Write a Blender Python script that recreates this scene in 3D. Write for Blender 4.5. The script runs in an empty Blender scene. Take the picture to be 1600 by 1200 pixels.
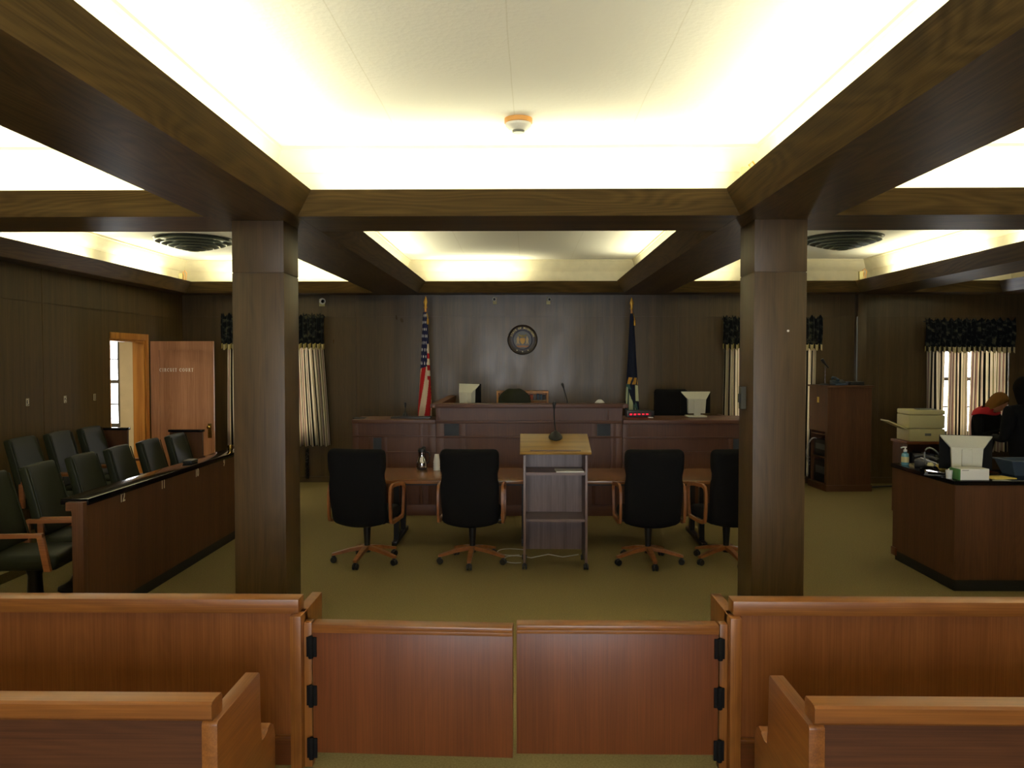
import bpy, bmesh, math, random
from mathutils import Vector, Matrix, Euler
random.seed(7)
S = bpy.context.scene
COL = S.collection
PI = math.pi
R = math.radians

# ------------------------------------------------------------------ camera
CAM = Vector((0.042, 0.0, 2.05)); FPX = 1250.0
cd = bpy.data.cameras.new('camera'); cam = bpy.data.objects.new('camera', cd); COL.objects.link(cam)
cd.sensor_width = 36.0; cd.lens = FPX/1600*36.0; cd.clip_start = 0.05; cd.clip_end = 200
cam.location = CAM
cam.rotation_euler = (PI/2 - math.atan(38/FPX), 0, math.atan(18/FPX))
S.camera = cam
_CR = cam.rotation_euler.to_matrix()
def at(x, y, Y):
    """world point at distance Y seen at pixel x, y of the 1600x1200 photograph"""
    d = _CR @ Vector(((x-800)/FPX, -(y-600)/FPX, -1))
    return CAM + d*(Y/d.y)

# ------------------------------------------------------------------ colour / materials
def lin(c):
    f = lambda v: v/12.92 if v <= .04045 else ((v+.055)/1.055)**2.4
    return tuple(f(v/255) for v in c) + (1,)
def newmat(name):
    m = bpy.data.materials.new(name); m.use_nodes = True
    nt = m.node_tree; b = nt.nodes['Principled BSDF']
    return m, nt, b
def plain(name, rgb, rough=.5, metal=0, spec=.5, bump=0, bscale=200, coat=0):
    m, nt, b = newmat(name)
    b.inputs['Roughness'].default_value = rough; b.inputs['Metallic'].default_value = metal
    b.inputs['Specular IOR Level'].default_value = spec
    b.inputs['Coat Weight'].default_value = coat
    tc = nt.nodes.new('ShaderNodeTexCoord')
    n = nt.nodes.new('ShaderNodeTexNoise'); n.inputs['Scale'].default_value = bscale; n.inputs['Detail'].default_value = 3
    nt.links.new(tc.outputs['Object'], n.inputs['Vector'])
    rp = nt.nodes.new('ShaderNodeValToRGB')
    c = lin(rgb)
    rp.color_ramp.elements[0].color = tuple(v*.86 for v in c[:3])+(1,)
    rp.color_ramp.elements[1].color = tuple(min(1, v*1.1) for v in c[:3])+(1,)
    nt.links.new(n.outputs['Fac'], rp.inputs['Fac']); nt.links.new(rp.outputs['Color'], b.inputs['Base Color'])
    if bump:
        bp = nt.nodes.new('ShaderNodeBump'); bp.inputs['Strength'].default_value = bump; bp.inputs['Distance'].default_value = .004
        nt.links.new(n.outputs['Fac'], bp.inputs['Height']); nt.links.new(bp.outputs['Normal'], b.inputs['Normal'])
    return m
def wood(name, dark, light, axis='z', rough=.42, figure=1.0, spec=.5, streak=7.0, coat=0.0, streakmix=.5, roughvar=0.0):
    """veneer: broad streaks, cathedral figure and fine pores, all running along one axis"""
    m, nt, b = newmat(name)
    N = nt.nodes.new; L = nt.links.new
    tc = N('ShaderNodeTexCoord')
    def mp(along, across):
        q = N('ShaderNodeMapping'); v = [across]*3; v['xyz'.index(axis)] = along
        q.inputs['Scale'].default_value = v; L(tc.outputs['Object'], q.inputs['Vector']); return q
    m1 = mp(.12, streak); n1 = N('ShaderNodeTexNoise'); n1.inputs['Scale'].default_value = 1; n1.inputs['Detail'].default_value = 2
    L(m1.outputs[0], n1.inputs['Vector'])
    m2 = mp(.55, 4.0); n2 = N('ShaderNodeTexNoise'); n2.inputs['Scale'].default_value = 1; n2.inputs['Detail'].default_value = 1; n2.inputs['Distortion'].default_value = .3
    L(m2.outputs[0], n2.inputs['Vector'])
    s = N('ShaderNodeMath'); s.operation = 'MULTIPLY'; s.inputs[1].default_value = 95; L(n2.outputs['Fac'], s.inputs[0])
    sn = N('ShaderNodeMath'); sn.operation = 'SINE'; L(s.outputs[0], sn.inputs[0])
    m3 = mp(2.2, 150); n3 = N('ShaderNodeTexNoise'); n3.inputs['Scale'].default_value = 1; n3.inputs['Detail'].default_value = 4
    L(m3.outputs[0], n3.inputs['Vector'])
    a1 = N('ShaderNodeMath'); a1.operation = 'MULTIPLY_ADD'; L(sn.outputs[0], a1.inputs[0]); a1.inputs[1].default_value = .075*figure
    a0 = N('ShaderNodeMath'); a0.operation = 'MULTIPLY_ADD'; L(n1.outputs['Fac'], a0.inputs[0]); a0.inputs[1].default_value = 1.3*streakmix*2; a0.inputs[2].default_value = .5-1.3*streakmix
    L(a0.outputs[0], a1.inputs[2])
    a2 = N('ShaderNodeMath'); a2.operation = 'MULTIPLY_ADD'; L(n3.outputs['Fac'], a2.inputs[0]); a2.inputs[1].default_value = .9; 
    a3 = N('ShaderNodeMath'); a3.operation = 'SUBTRACT'; L(a1.outputs[0], a3.inputs[0]); a3.inputs[1].default_value = .45
    L(a3.outputs[0], a2.inputs[2])
    rp = N('ShaderNodeValToRGB'); e = rp.color_ramp.elements
    e[0].position = .12; e[0].color = lin(dark); e[1].position = .88; e[1].color = lin(light)
    L(a2.outputs[0], rp.inputs['Fac']); L(rp.outputs['Color'], b.inputs['Base Color'])
    b.inputs['Roughness'].default_value = rough; b.inputs['Specular IOR Level'].default_value = spec
    b.inputs['Coat Weight'].default_value = coat; b.inputs['Coat Roughness'].default_value = .2
    if roughvar:
        m4 = mp(1.1, 2.6); n4 = N('ShaderNodeTexNoise'); n4.inputs['Scale'].default_value = 1; n4.inputs['Detail'].default_value = 3; n4.inputs['Distortion'].default_value = .25
        L(m4.outputs[0], n4.inputs['Vector'])
        rr = N('ShaderNodeMapRange'); L(n4.outputs['Fac'], rr.inputs['Value']); rr.inputs['From Min'].default_value = .1; rr.inputs['From Max'].default_value = .9
        rr.inputs['To Min'].default_value = rough-roughvar; rr.inputs['To Max'].default_value = rough+roughvar; L(rr.outputs[0], b.inputs['Roughness'])
    bp = N('ShaderNodeBump'); bp.inputs['Strength'].default_value = .12; bp.inputs['Distance'].default_value = .002
    L(n3.outputs['Fac'], bp.inputs['Height']); L(bp.outputs['Normal'], b.inputs['Normal'])
    return m
def emis(name, rgb, k):
    m, nt, b = newmat(name)
    b.inputs['Base Color'].default_value = lin(rgb); b.inputs['Emission Color'].default_value = lin(rgb); b.inputs['Emission Strength'].default_value = k
    return m
def attr_mat(name, rough=.8, transl=0.0):
    m, nt, b = newmat(name)
    a = nt.nodes.new('ShaderNodeVertexColor'); a.layer_name = 'Col'
    nt.links.new(a.outputs['Color'], b.inputs['Base Color']); b.inputs['Roughness'].default_value = rough
    b.inputs['Specular IOR Level'].default_value = .2
    if transl:
        t = nt.nodes.new('ShaderNodeBsdfTranslucent'); nt.links.new(a.outputs['Color'], t.inputs['Color'])
        mx = nt.nodes.new('ShaderNodeMixShader'); mx.inputs[0].default_value = transl
        nt.links.new(b.outputs[0], mx.inputs[1]); nt.links.new(t.outputs[0], mx.inputs[2])
        nt.links.new(mx.outputs[0], nt.nodes['Material Output'].inputs['Surface'])
    return m
def glass_mat():
    m, nt, b = newmat('window_glass')
    t = nt.nodes.new('ShaderNodeBsdfTransparent'); g = nt.nodes.new('ShaderNodeBsdfGlossy'); g.inputs['Roughness'].default_value = .02
    fr = nt.nodes.new('ShaderNodeFresnel'); mx = nt.nodes.new('ShaderNodeMixShader')
    nt.links.new(fr.outputs[0], mx.inputs[0]); nt.links.new(t.outputs[0], mx.inputs[1]); nt.links.new(g.outputs[0], mx.inputs[2])
    nt.links.new(mx.outputs[0], nt.nodes['Material Output'].inputs['Surface'])
    return m
def ceil_mat():
    m, nt, b = newmat('textured_ceiling_paint')
    N = nt.nodes.new; L = nt.links.new
    tc = N('ShaderNodeTexCoord'); n = N('ShaderNodeTexNoise'); n.inputs['Scale'].default_value = 70; n.inputs['Detail'].default_value = 5
    L(tc.outputs['Object'], n.inputs['Vector'])
    v = N('ShaderNodeTexVoronoi'); v.inputs['Scale'].default_value = 30; L(tc.outputs['Object'], v.inputs['Vector'])
    ad = N('ShaderNodeMath'); ad.operation = 'ADD'; L(n.outputs['Fac'], ad.inputs[0]); L(v.outputs['Distance'], ad.inputs[1])
    bp = N('ShaderNodeBump'); bp.inputs['Strength'].default_value = .30; bp.inputs['Distance'].default_value = .005
    L(ad.outputs[0], bp.inputs['Height']); L(bp.outputs['Normal'], b.inputs['Normal'])
    # thin wandering board joints, running along the room
    sx = N('ShaderNodeSeparateXYZ'); L(tc.outputs['Object'], sx.inputs[0])
    mp = N('ShaderNodeMapping'); mp.inputs['Scale'].default_value = (.6, .35, .6); L(tc.outputs['Object'], mp.inputs['Vector'])
    w = N('ShaderNodeTexNoise'); w.inputs['Scale'].default_value = 1.3; w.inputs['Detail'].default_value = 3; L(mp.outputs[0], w.inputs['Vector'])
    k = N('ShaderNodeMath'); k.operation = 'MULTIPLY_ADD'; L(w.outputs['Fac'], k.inputs[0]); k.inputs[1].default_value = .06; L(sx.outputs[0], k.inputs[2])
    pp = N('ShaderNodeMath'); pp.operation = 'PINGPONG'; pp.inputs[1].default_value = .42; L(k.outputs[0], pp.inputs[0])
    lt = N('ShaderNodeMath'); lt.operation = 'LESS_THAN'; lt.inputs[1].default_value = .0035; L(pp.outputs[0], lt.inputs[0])
    rp = N('ShaderNodeMixRGB'); L(lt.outputs[0], rp.inputs[0]); rp.inputs[1].default_value = lin((240, 238, 232)); rp.inputs[2].default_value = lin((230, 227, 218))
    L(rp.outputs[0], b.inputs['Base Color']); b.inputs['Roughness'].default_value = .9
    return m
def carpet_mat():
    m, nt, b = newmat('olive_carpet')
    N = nt.nodes.new; L = nt.links.new
    tc = N('ShaderNodeTexCoord'); n = N('ShaderNodeTexNoise'); n.inputs['Scale'].default_value = 90; n.inputs['Detail'].default_value = 6; n.inputs['Roughness'].default_value = .75
    L(tc.outputs['Object'], n.inputs['Vector'])
    rp = N('ShaderNodeValToRGB'); e = rp.color_ramp.elements
    e[0].position = .3; e[0].color = lin(CARPET[0]); e[1].position = .7; e[1].color = lin(CARPET[1])
    L(n.outputs['Fac'], rp.inputs['Fac']); L(rp.outputs['Color'], b.inputs['Base Color'])
    b.inputs['Roughness'].default_value = 1; b.inputs['Specular IOR Level'].default_value = .1
    bp = N('ShaderNodeBump'); bp.inputs['Strength'].default_value = .6; bp.inputs['Distance'].default_value = .006
    L(n.outputs['Fac'], bp.inputs['Height']); L(bp.outputs['Normal'], b.inputs['Normal'])
    return m
CARPET = ((106, 93, 58), (142, 127, 86))

WALLC = ((60, 46, 23), (92, 73, 42))
M = {}
for ax in 'xyz':
    M['wall_'+ax] = wood('walnut_wall_panelling_'+ax, *WALLC, axis=ax, rough=.34, figure=.45, streak=14, streakmix=.32, roughvar=.12)
    M['beam_'+ax] = wood('walnut_beam_veneer_'+ax, (58, 45, 24), (112, 90, 52), axis=ax, rough=.42, figure=1.7, streak=5)
    M['rail_'+ax] = wood('red_oak_rail_'+ax, (82, 41, 17), (114, 62, 29), axis=ax, rough=.38, figure=.5, streak=6, streakmix=.3)
    M['cap_'+ax] = wood('golden_oak_cap_'+ax, (98, 54, 21), (146, 92, 40), axis=ax, rough=.33, figure=.8, streak=10)
    M['bench_'+ax] = wood('bench_cherry_veneer_'+ax, (72, 38, 20), (100, 58, 33), axis=ax, rough=.46, figure=.5, streak=5, streakmix=.3)
    M['jury_'+ax] = wood('jury_box_walnut_'+ax, (60, 36, 20), (98, 62, 36), axis=ax, rough=.55, figure=.5, streak=6, streakmix=.3, spec=.3)
    M['lect_'+ax] = wood('lectern_laminate_'+ax, (80, 62, 56), (126, 102, 96), axis=ax, rough=.4, figure=.5, streak=14)
    M['arm_'+ax] = wood('chair_arm_oak_'+ax, (116, 68, 34), (156, 98, 54), axis=ax, rough=.4, figure=.4, streak=20)
    M['door_'+ax] = wood('door_birch_'+ax, (150, 100, 68), (200, 148, 112), axis=ax, rough=.36, figure=.5, streak=6)
M['pew'] = wood('dark_red_oak_pew', (62, 33, 15), (92, 54, 27), axis='x', rough=.55, figure=.9, streak=9, streakmix=.35, spec=.25)
M['rail_panel'] = wood('rail_panel_red_oak', (112, 62, 26), (150, 92, 46), axis='z', rough=.5, figure=.5, streak=6, streakmix=.3, spec=.3)
M['matte_black'] = plain('matte_black_casing', (17, 17, 17), .8, spec=.15)
M['dull_grey'] = plain('dull_grey_case', (66, 64, 56), .6, spec=.3)
M['column'] = wood('column_walnut_veneer', (54, 39, 20), (86, 65, 38), axis='z', rough=.45, figure=.8, streak=16, streakmix=.3)
M['wall_side'] = wood('walnut_side_wall_panelling', (60, 46, 22), (90, 70, 36), axis='z', rough=.6, figure=.45, streak=14, streakmix=.32, spec=.25)
M['table'] = wood('table_top_veneer', (98, 62, 34), (134, 90, 54), axis='x', rough=.25, figure=.5, streak=8)
M['board'] = wood('lectern_reading_board', (122, 90, 36), (162, 124, 58), axis='x', rough=.38, figure=.7, streak=14)
M['casing'] = wood('door_casing_oak', (158, 98, 34), (204, 142, 62), axis='z', rough=.4, figure=.4, streak=16)
M['frame_dark'] = plain('window_sash_paint', (96, 92, 84), .5)
M['ceiling'] = ceil_mat()
M['cream'] = plain('cream_trim_paint', (232, 224, 196), .6, bscale=8)
M['carpet'] = carpet_mat()
M['glass'] = glass_mat()
M['black'] = plain('black_plastic', (20, 20, 20), .4)
M['gloss_black'] = plain('glossy_black_laminate', (14, 13, 12), .1, bscale=30)
M['kick'] = plain('black_rubber_base', (14, 13, 12), .6)
M['fabric'] = plain('black_upholstery', (22, 21, 22), .95, spec=.1, bump=.5, bscale=350)
M['leather'] = plain('dark_green_leather', (34, 36, 20), .5, spec=.18, bump=.15, bscale=160)
M['steel_black'] = plain('black_enamel', (16, 16, 17), .3)
M['iron'] = plain('wrought_black_hinge', (16, 15, 15), .8, spec=.15)
M['chrome'] = plain('polished_steel', (190, 186, 190), .08, metal=1)
M['brass'] = plain('brass', (206, 172, 90), .25, metal=1)
M['gold'] = plain('gilt', (168, 130, 58), .35, metal=1)
M['white'] = plain('white_plastic', (226, 224, 214), .45)
M['beige'] = plain('beige_plastic', (190, 180, 128), .5)
M['monitor'] = plain('pale_grey_plastic', (216, 214, 196), .5)
M['paper'] = plain('paper', (240, 238, 228), .8)
M['foam'] = plain('foam_cup_white', (238, 236, 226), .6)
M['tan'] = plain('tan_plastic_base', (214, 156, 84), .5)
M['grey'] = plain('grey_metal', (120, 122, 118), .35, metal=.7)
M['ventm'] = plain('dull_vent_metal', (128, 136, 126), .35, metal=.6)
M['grille'] = plain('charcoal_grille_cloth', (62, 66, 74), .8, bump=.4, bscale=300)
M['beigewall'] = plain('beige_wall_paint', (214, 198, 160), .8, bscale=6)
M['letter'] = plain('gilt_white_lettering', (255, 250, 236), .4)
M['pale_letter'] = plain('pale_number_paint', (216, 206, 168), .5)
M['led'] = emis('red_led', (255, 12, 40), 3.0)
M['bluebin'] = plain('slate_blue_plastic', (46, 60, 76), .6)
M['yellow'] = plain('yellow_paper', (220, 190, 90), .8)
M['green'] = plain('green_label', (70, 120, 60), .6)
M['cable'] = plain('grey_cable', (176, 172, 168), .5)
M['darkcable'] = plain('black_cable', (20, 20, 20), .5)
M['sanit'] = plain('teal_gel_bottle', (96, 150, 160), .15, bscale=20)
M['skin'] = plain('skin', (206, 150, 122), .55, bscale=40)
M['blond'] = plain('blond_hair', (112, 76, 34), .8, spec=.1, bump=.5, bscale=120)
M['darkhair'] = plain('dark_hair', (17, 14, 12), .9, spec=.05, bump=.4, bscale=90)
M['coat'] = plain('black_coat', (16, 16, 17), .9, spec=.1)
M['red'] = plain('red_cloth', (176, 26, 36), .85)
M['navycloth'] = plain('dark_trousers', (18, 19, 24), .9)

# ------------------------------------------------------------------ mesh builder
class MB:
    def __init__(s): s.bm = bmesh.new()
    def _faces(s, vs, fs):
        v = [s.bm.verts.new(p) for p in vs]
        out = []
        for f in fs:
            try: out.append(s.bm.faces.new([v[i] for i in f]))
            except ValueError: pass
        return v, out
    def box(s, lo, hi, bev=0, seg=2, mat=None):
        x0, y0, z0 = lo; x1, y1, z1 = hi
        vs = [Vector(p) for p in ((x0,y0,z0),(x1,y0,z0),(x1,y1,z0),(x0,y1,z0),(x0,y0,z1),(x1,y0,z1),(x1,y1,z1),(x0,y1,z1))]
        if mat is not None: vs = [mat @ p for p in vs]
        v, f = s._faces(vs, ((3,2,1,0),(4,5,6,7),(0,1,5,4),(1,2,6,5),(2,3,7,6),(3,0,4,7)))
        if bev:
            es = list({e for q in f for e in q.edges})
            bmesh.ops.bevel(s.bm, geom=es, offset=bev, segments=seg, profile=.6, affect='EDGES', clamp_overlap=True)
        return s
    def cbox(s, c, size, bev=0, rot=None, seg=2):
        c = Vector(c); h = Vector(size)/2
        m = Matrix.Translation(c) @ (rot.to_4x4() if rot is not None else Matrix())
        return s.box(-h, h, bev, seg, m)
    def prism(s, axis, pts, a, b, bev=0, mat=None):
        def P(u, v, w): return Vector({'x': (w, u, v), 'y': (u, w, v), 'z': (u, v, w)}[axis])
        n = len(pts)
        vs = [P(u, v, a) for u, v in pts] + [P(u, v, b) for u, v in pts]
        if mat is not None: vs = [mat @ p for p in vs]
        fs = [tuple(range(n)), tuple(range(2*n-1, n-1, -1))] + [(i, (i+1) % n, n+(i+1) % n, n+i) for i in range(n)]
        v, f = s._faces(vs, fs)
        if bev:
            es = list({e for q in f for e in q.edges})
            bmesh.ops.bevel(s.bm, geom=es, offset=bev, segments=2, profile=.6, affect='EDGES', clamp_overlap=True)
        return s
    def rings(s, rings, cap=True, closed=False):
        vv = [[s.bm.verts.new(p) for p in r] for r in rings]
        n = len(vv[0]); k = len(vv)
        for i in range(k if closed else k-1):
            a, b = vv[i], vv[(i+1) % k]
            for j in range(n):
                s.bm.faces.new((a[j], a[(j+1) % n], b[(j+1) % n], b[j]))
        if cap and not closed:
            s.bm.faces.new(vv[0][::-1]); s.bm.faces.new(vv[-1])
        return s
    def tube(s, pts, r, n=8, closed=False, section=None, up=Vector((0, 0, 1))):
        pts = [Vector(p) for p in pts]; k = len(pts); rs = []
        for i, p in enumerate(pts):
            a = pts[(i-1) % k] if (closed or i) else p; b = pts[(i+1) % k] if (closed or i < k-1) else p
            t = (b-a).normalized()
            u = up if abs(t.dot(up)) < .97 else Vector((1, 0, 0)) if abs(t.x) < .9 else Vector((0, 1, 0))
            x = t.cross(u).normalized(); y = x.cross(t)
            rr = r[i] if isinstance(r, (list, tuple)) else r
            if section: rs.append([p + x*q[0] + y*q[1] for q in section])
            else: rs.append([p + x*rr*math.cos(2*PI*j/n) + y*rr*math.sin(2*PI*j/n) for j in range(n)])
        return s.rings(rs, True, closed)
    def lathe(s, prof, c=(0, 0, 0), n=24, mat=None, sx=1, sy=1, closed=False):
        c = Vector(c); rs = []
        for r, z in prof:
            ring = [Vector((max(r, 1e-4)*math.cos(2*PI*j/n)*sx, max(r, 1e-4)*math.sin(2*PI*j/n)*sy, z)) for j in range(n)]
            rs.append([c + ((mat @ p) if mat is not None else p) for p in ring])
        return s.rings(rs, True, closed)
    def cushion(s, c, size, r, fn=None, nx=6, ny=6, nz=6, mat=None):
        h = [v/2 for v in size]; r = min(r, *[v*.98 for v in h])
        def ticks(hh, n):
            e = [-hh, -hh+r*.2, -hh+r*.5, -hh+r]
            inner = [-hh+r+(2*hh-2*r)*i/n for i in range(1, n)]
            return e + inner + [-t for t in e[::-1]]
        T = [ticks(h[0], nx), ticks(h[1], ny), ticks(h[2], nz)]
        cache = {}
        def V(q):
            key = tuple(round(t, 6) for t in q)
            if key in cache: return cache[key]
            inn = Vector([max(-(h[i]-r), min(h[i]-r, q[i])) for i in range(3)])
            d = Vector(q)-inn
            p = inn + d.normalized()*r if d.length > 1e-9 else Vector(q)
            if fn: p = fn(p)
            p = p + Vector(c)
            if mat is not None: p = mat @ p
            cache[key] = s.bm.verts.new(p); return cache[key]
        for ax in range(3):
            b, d = (ax+1) % 3, (ax+2) % 3
            for sg in (-1, 1):
                for i in range(len(T[b])-1):
                    for j in range(len(T[d])-1):
                        q = []
                        for (u, w) in ((T[b][i], T[d][j]), (T[b][i+1], T[d][j]), (T[b][i+1], T[d][j+1]), (T[b][i], T[d][j+1])):
                            t = [0, 0, 0]; t[ax] = sg*h[ax]; t[b] = u; t[d] = w; q.append(V(t))
                        try: s.bm.faces.new(q if sg > 0 else q[::-1])
                        except ValueError: pass
        return s
    def sphere(s, c, r, n=16, m=10, sc=(1, 1, 1)):
        return s.lathe([(r*math.sin(PI*i/m), -r*math.cos(PI*i/m)*sc[2]) for i in range(m+1)], c, n, None, sc[0], sc[1])
    def text(s, body, size, depth, mat, spacing=1.0, align='CENTER', offset=0.0):
        fc = bpy.data.curves.new('tmp', 'FONT'); fc.body = body; fc.size = size; fc.extrude = depth/2; fc.align_x = align; fc.align_y = 'CENTER'
        fc.space_character = spacing; fc.offset = offset; fc.resolution_u = 3
        o = bpy.data.objects.new('tmp', fc); COL.objects.link(o)
        me = bpy.data.meshes.new_from_object(o.evaluated_get(bpy.context.evaluated_depsgraph_get()))
        me.transform(mat); s.bm.from_mesh(me)
        bpy.data.objects.remove(o); bpy.data.curves.remove(fc); bpy.data.meshes.remove(me)
        return s
    def build(s, name, mat, parent=None, angle=38, normals=True):
        bm = s.bm
        if normals: bmesh.ops.recalc_face_normals(bm, faces=bm.faces[:])
        for f in bm.faces: f.smooth = True
        for e in bm.edges:
            if len(e.link_faces) != 2 or e.calc_face_angle(0) > R(angle): e.smooth = False
        me = bpy.data.meshes.new(name); bm.to_mesh(me); bm.free()
        for m in (mat if isinstance(mat, (list, tuple)) else [mat]): me.materials.append(m)
        o = bpy.data.objects.new(name, me); COL.objects.link(o)
        if parent: o.parent = parent
        return o

def tag(o, label=None, cat=None, group=None, kind=None):
    if label: o['label'] = label
    if cat: o['category'] = cat
    if group: o['group'] = group
    if kind: o['kind'] = kind
    return o
def thing(name, label, cat, loc=(0, 0, 0), rz=0, group=None, kind=None):
    o = bpy.data.objects.new(name, None); COL.objects.link(o)
    o.empty_display_size = .1
    o.location = loc; o.rotation_euler = (0, 0, rz)
    return tag(o, label, cat, group, kind)
def struct(name, mb, mat, label, cat):
    return tag(mb.build(name, mat), label, cat, None, 'structure')
def dup(root, loc, rz, label):
    c = root.copy(); COL.objects.link(c); c.location = loc; c.rotation_euler = (0, 0, rz); c['label'] = label
    def rec(a, b):
        for ch in list(a.children):
            d = ch.copy(); COL.objects.link(d); d.parent = b; rec(ch, d)
    rec(root, c)
    return c
def bez(p0, p1, p2, p3, n=12):
    p0, p1, p2, p3 = map(Vector, (p0, p1, p2, p3)); out = []
    for i in range(n+1):
        t = i/n; u = 1-t
        out.append(p0*u**3 + p1*3*u*u*t + p2*3*u*t*t + p3*t**3)
    return out
def frame(x, y, z, o=(0, 0, 0)):
    """matrix with the given axis directions and origin"""
    m = Matrix((Vector(x), Vector(y), Vector(z))).transposed().to_4x4(); m.translation = Vector(o); return m
# ------------------------------------------------------------------ room shell
XL, XR, YB, YF = -5.65, 8.30, 13.30, -3.50
ZB, ZL, ZC = 3.12, 3.29, 3.69      # beam underside, cove lip, ceiling

def wall_boxes(mb, axis, face, thick, u0, u1, z0, z1, holes, cu=(), cz=(), sheet=.008, gap=.005):
    """a wall made of a core and of veneer sheets with fine joints; holes are (u0,u1,z0,z1); thick is signed away from the room"""
    us = sorted(set([u0, u1] + [h[0] for h in holes] + [h[1] for h in holes])); zs = sorted(set([z0, z1] + [h[2] for h in holes] + [h[3] for h in holes]))
    def hole(ua, ub, za, zb):
        return any(ua >= h[0]-1e-6 and ub <= h[1]+1e-6 and za >= h[2]-1e-6 and zb <= h[3]+1e-6 for h in holes)
    def put(ua, ub, za, zb, a, b):
        a, b = min(a, b), max(a, b)
        if axis == 'y': mb.box((ua, a, za), (ub, b, zb))
        else: mb.box((a, ua, za), (b, ub, zb))
    sg = 1 if thick > 0 else -1
    for i in range(len(us)-1):
        for j in range(len(zs)-1):
            if not hole(us[i], us[i+1], zs[j], zs[j+1]): put(us[i], us[i+1], zs[j], zs[j+1], face+sg*sheet, face+thick)
    if not cu and not cz: return
    cu2 = sorted(set(us + list(cu))); cz2 = sorted(set(zs + list(cz)))
    gu = lambda v: gap if v in cu and v not in us else 0
    gz = lambda v: gap if v in cz and v not in zs else 0
    for i in range(len(cu2)-1):
        for j in range(len(cz2)-1):
            if not hole(cu2[i], cu2[i+1], cz2[j], cz2[j+1]):
                put(cu2[i]+gu(cu2[i]), cu2[i+1]-gu(cu2[i+1]), cz2[j]+gz(cz2[j]), cz2[j+1]-gz(cz2[j+1]), face, face+sg*sheet*1.5)

W1 = (-4.85, -3.42, .80, 2.72); W2 = (3.52, 4.78, .80, 2.72); W3 = (6.78, 8.04, .80, 2.66)
mb = MB(); mb.box((XL-.3, YF-.3, -.1), (XR+.3, YB+.3, 0))
struct('floor', mb, M['carpet'], 'olive brown carpet covering the courtroom floor', 'floor')
mb = MB(); mb.box((XL-.3, YF-.3, ZC), (XR+.3, YB+.3, ZC+.1))
struct('ceiling', mb, M['ceiling'], 'white textured ceiling above the lit coves', 'ceiling')
mb = MB(); wall_boxes(mb, 'y', YB, .25, XL-.14, XR+.2, 0, ZC, [W1, W2, W3],
    cu=(-2.75, -1.30, -.69, .71, 1.37, 2.6, 5.9), cz=(2.76,))
struct('wall_back', mb, M['wall_z'], 'dark walnut panelled wall behind the judge bench', 'wall')
DY0, DY1, DZ = 10.93, 11.95, 2.34
mb = MB(); wall_boxes(mb, 'x', XL, -.16, YF, YB, 0, ZC, [(DY0, DY1, 0, DZ)], cu=(1.0, 2.2, 3.4, 4.6, 5.8, 7.0, 8.2, 9.4), cz=(2.72,))
struct('wall_left', mb, M['wall_side'], 'dark walnut panelled wall beside the jury chairs', 'wall')
mb = MB(); wall_boxes(mb, 'x', XR, .2, YF, YB, 0, ZC, [], cu=(6, 7.2, 8.4, 9.6, 10.8, 12.0), cz=(2.72,))
struct('wall_right', mb, M['wall_side'], 'dark walnut panelled wall at the clerk side', 'wall')
RW = (-1.9, 1.9, .5, 3.0)
mb = MB(); wall_boxes(mb, 'y', YF, -.2, XL, XR, 0, ZC, [RW])
struct('wall_front', mb, M['wall_z'], 'dark panelled wall behind the public benches', 'wall')
mb = MB(); mb.box((-4.5, YB-.02, 0), (-2.4, YB-.002, .1)).box((3.2, YB-.02, 0), (XR, YB-.002, .1)).box((XL, YB-.02, 0), (-4.5, YB-.002, .1))
struct('baseboard_back', mb, M['wall_x'], 'low wooden baseboard along the back wall', 'baseboard')
# pilaster on the back wall with its bright metal conduit
mb = MB(); mb.box((5.50, YB-.14, 0), (5.64, YB-.002, 3.118), .004)
struct('trim_1', mb, M['wall_z'], 'narrow boxed pilaster on the back wall behind the tall cabinet', 'pilaster')

# wooden cove beams: underside, leaning sides and a lip
def beam_profile(c, z=0):
    return [(c-.35, ZB+z), (c+.35, ZB+z), (c+.49, ZL+z), (c+.465, ZL+z), (c+.335, ZB+.03+z), (c-.335, ZB+.03+z), (c-.465, ZL+z), (c-.49, ZL+z)]
def edge_profile(w, sg, z=0):
    """half beam along a wall face at w, opening toward sg"""
    return [(w, ZB+z), (w+sg*.46, ZB+z), (w+sg*.60, ZL+z), (w+sg*.575, ZL+z), (w+sg*.445, ZB+.03+z), (w, ZB+.03+z)]
def edge_left(w, sg, z=0):
    return [(w, ZB+z), (w+sg*.26, ZB+z), (w+sg*.40, ZL+z), (w+sg*.375, ZL+z), (w+sg*.245, ZB+.03+z), (w, ZB+.03+z)]
LB = (-2.0, 2.0, 5.75); CB = (-.40, 6.35)
for c, l in zip(LB, ('over the left column', 'over the right column', 'over the clerk desk')):
    mb = MB(); mb.prism('y', beam_profile(c), YF, YB)
    struct('ceiling_beam', mb, M['beam_y'], 'dark wooden cove beam running toward the bench '+l, 'beam')
for c, l in zip(CB, ('above the public benches', 'joining the two columns across the room')):
    mb = MB(); mb.prism('x', beam_profile(c, .0015), XL, XR)
    struct('ceiling_beam', mb, M['beam_x'], 'dark wooden cove beam '+l, 'beam')
mb = MB(); mb.prism('x', edge_profile(YB-.001, -1, .003), XL, XR)
struct('ceiling_beam', mb, M['beam_x'], 'dark wooden cove edge along the back wall', 'beam')
mb = MB(); mb.prism('x', edge_profile(YF+.001, 1, .003), XL, XR)
struct('ceiling_beam', mb, M['beam_x'], 'dark wooden cove edge along the wall behind the public', 'beam')
mb = MB(); mb.prism('y', edge_left(XL+.001, 1, .0045), YF, YB)
struct('ceiling_beam', mb, M['beam_y'], 'dark wooden cove edge along the wall by the jury', 'beam')
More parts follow.
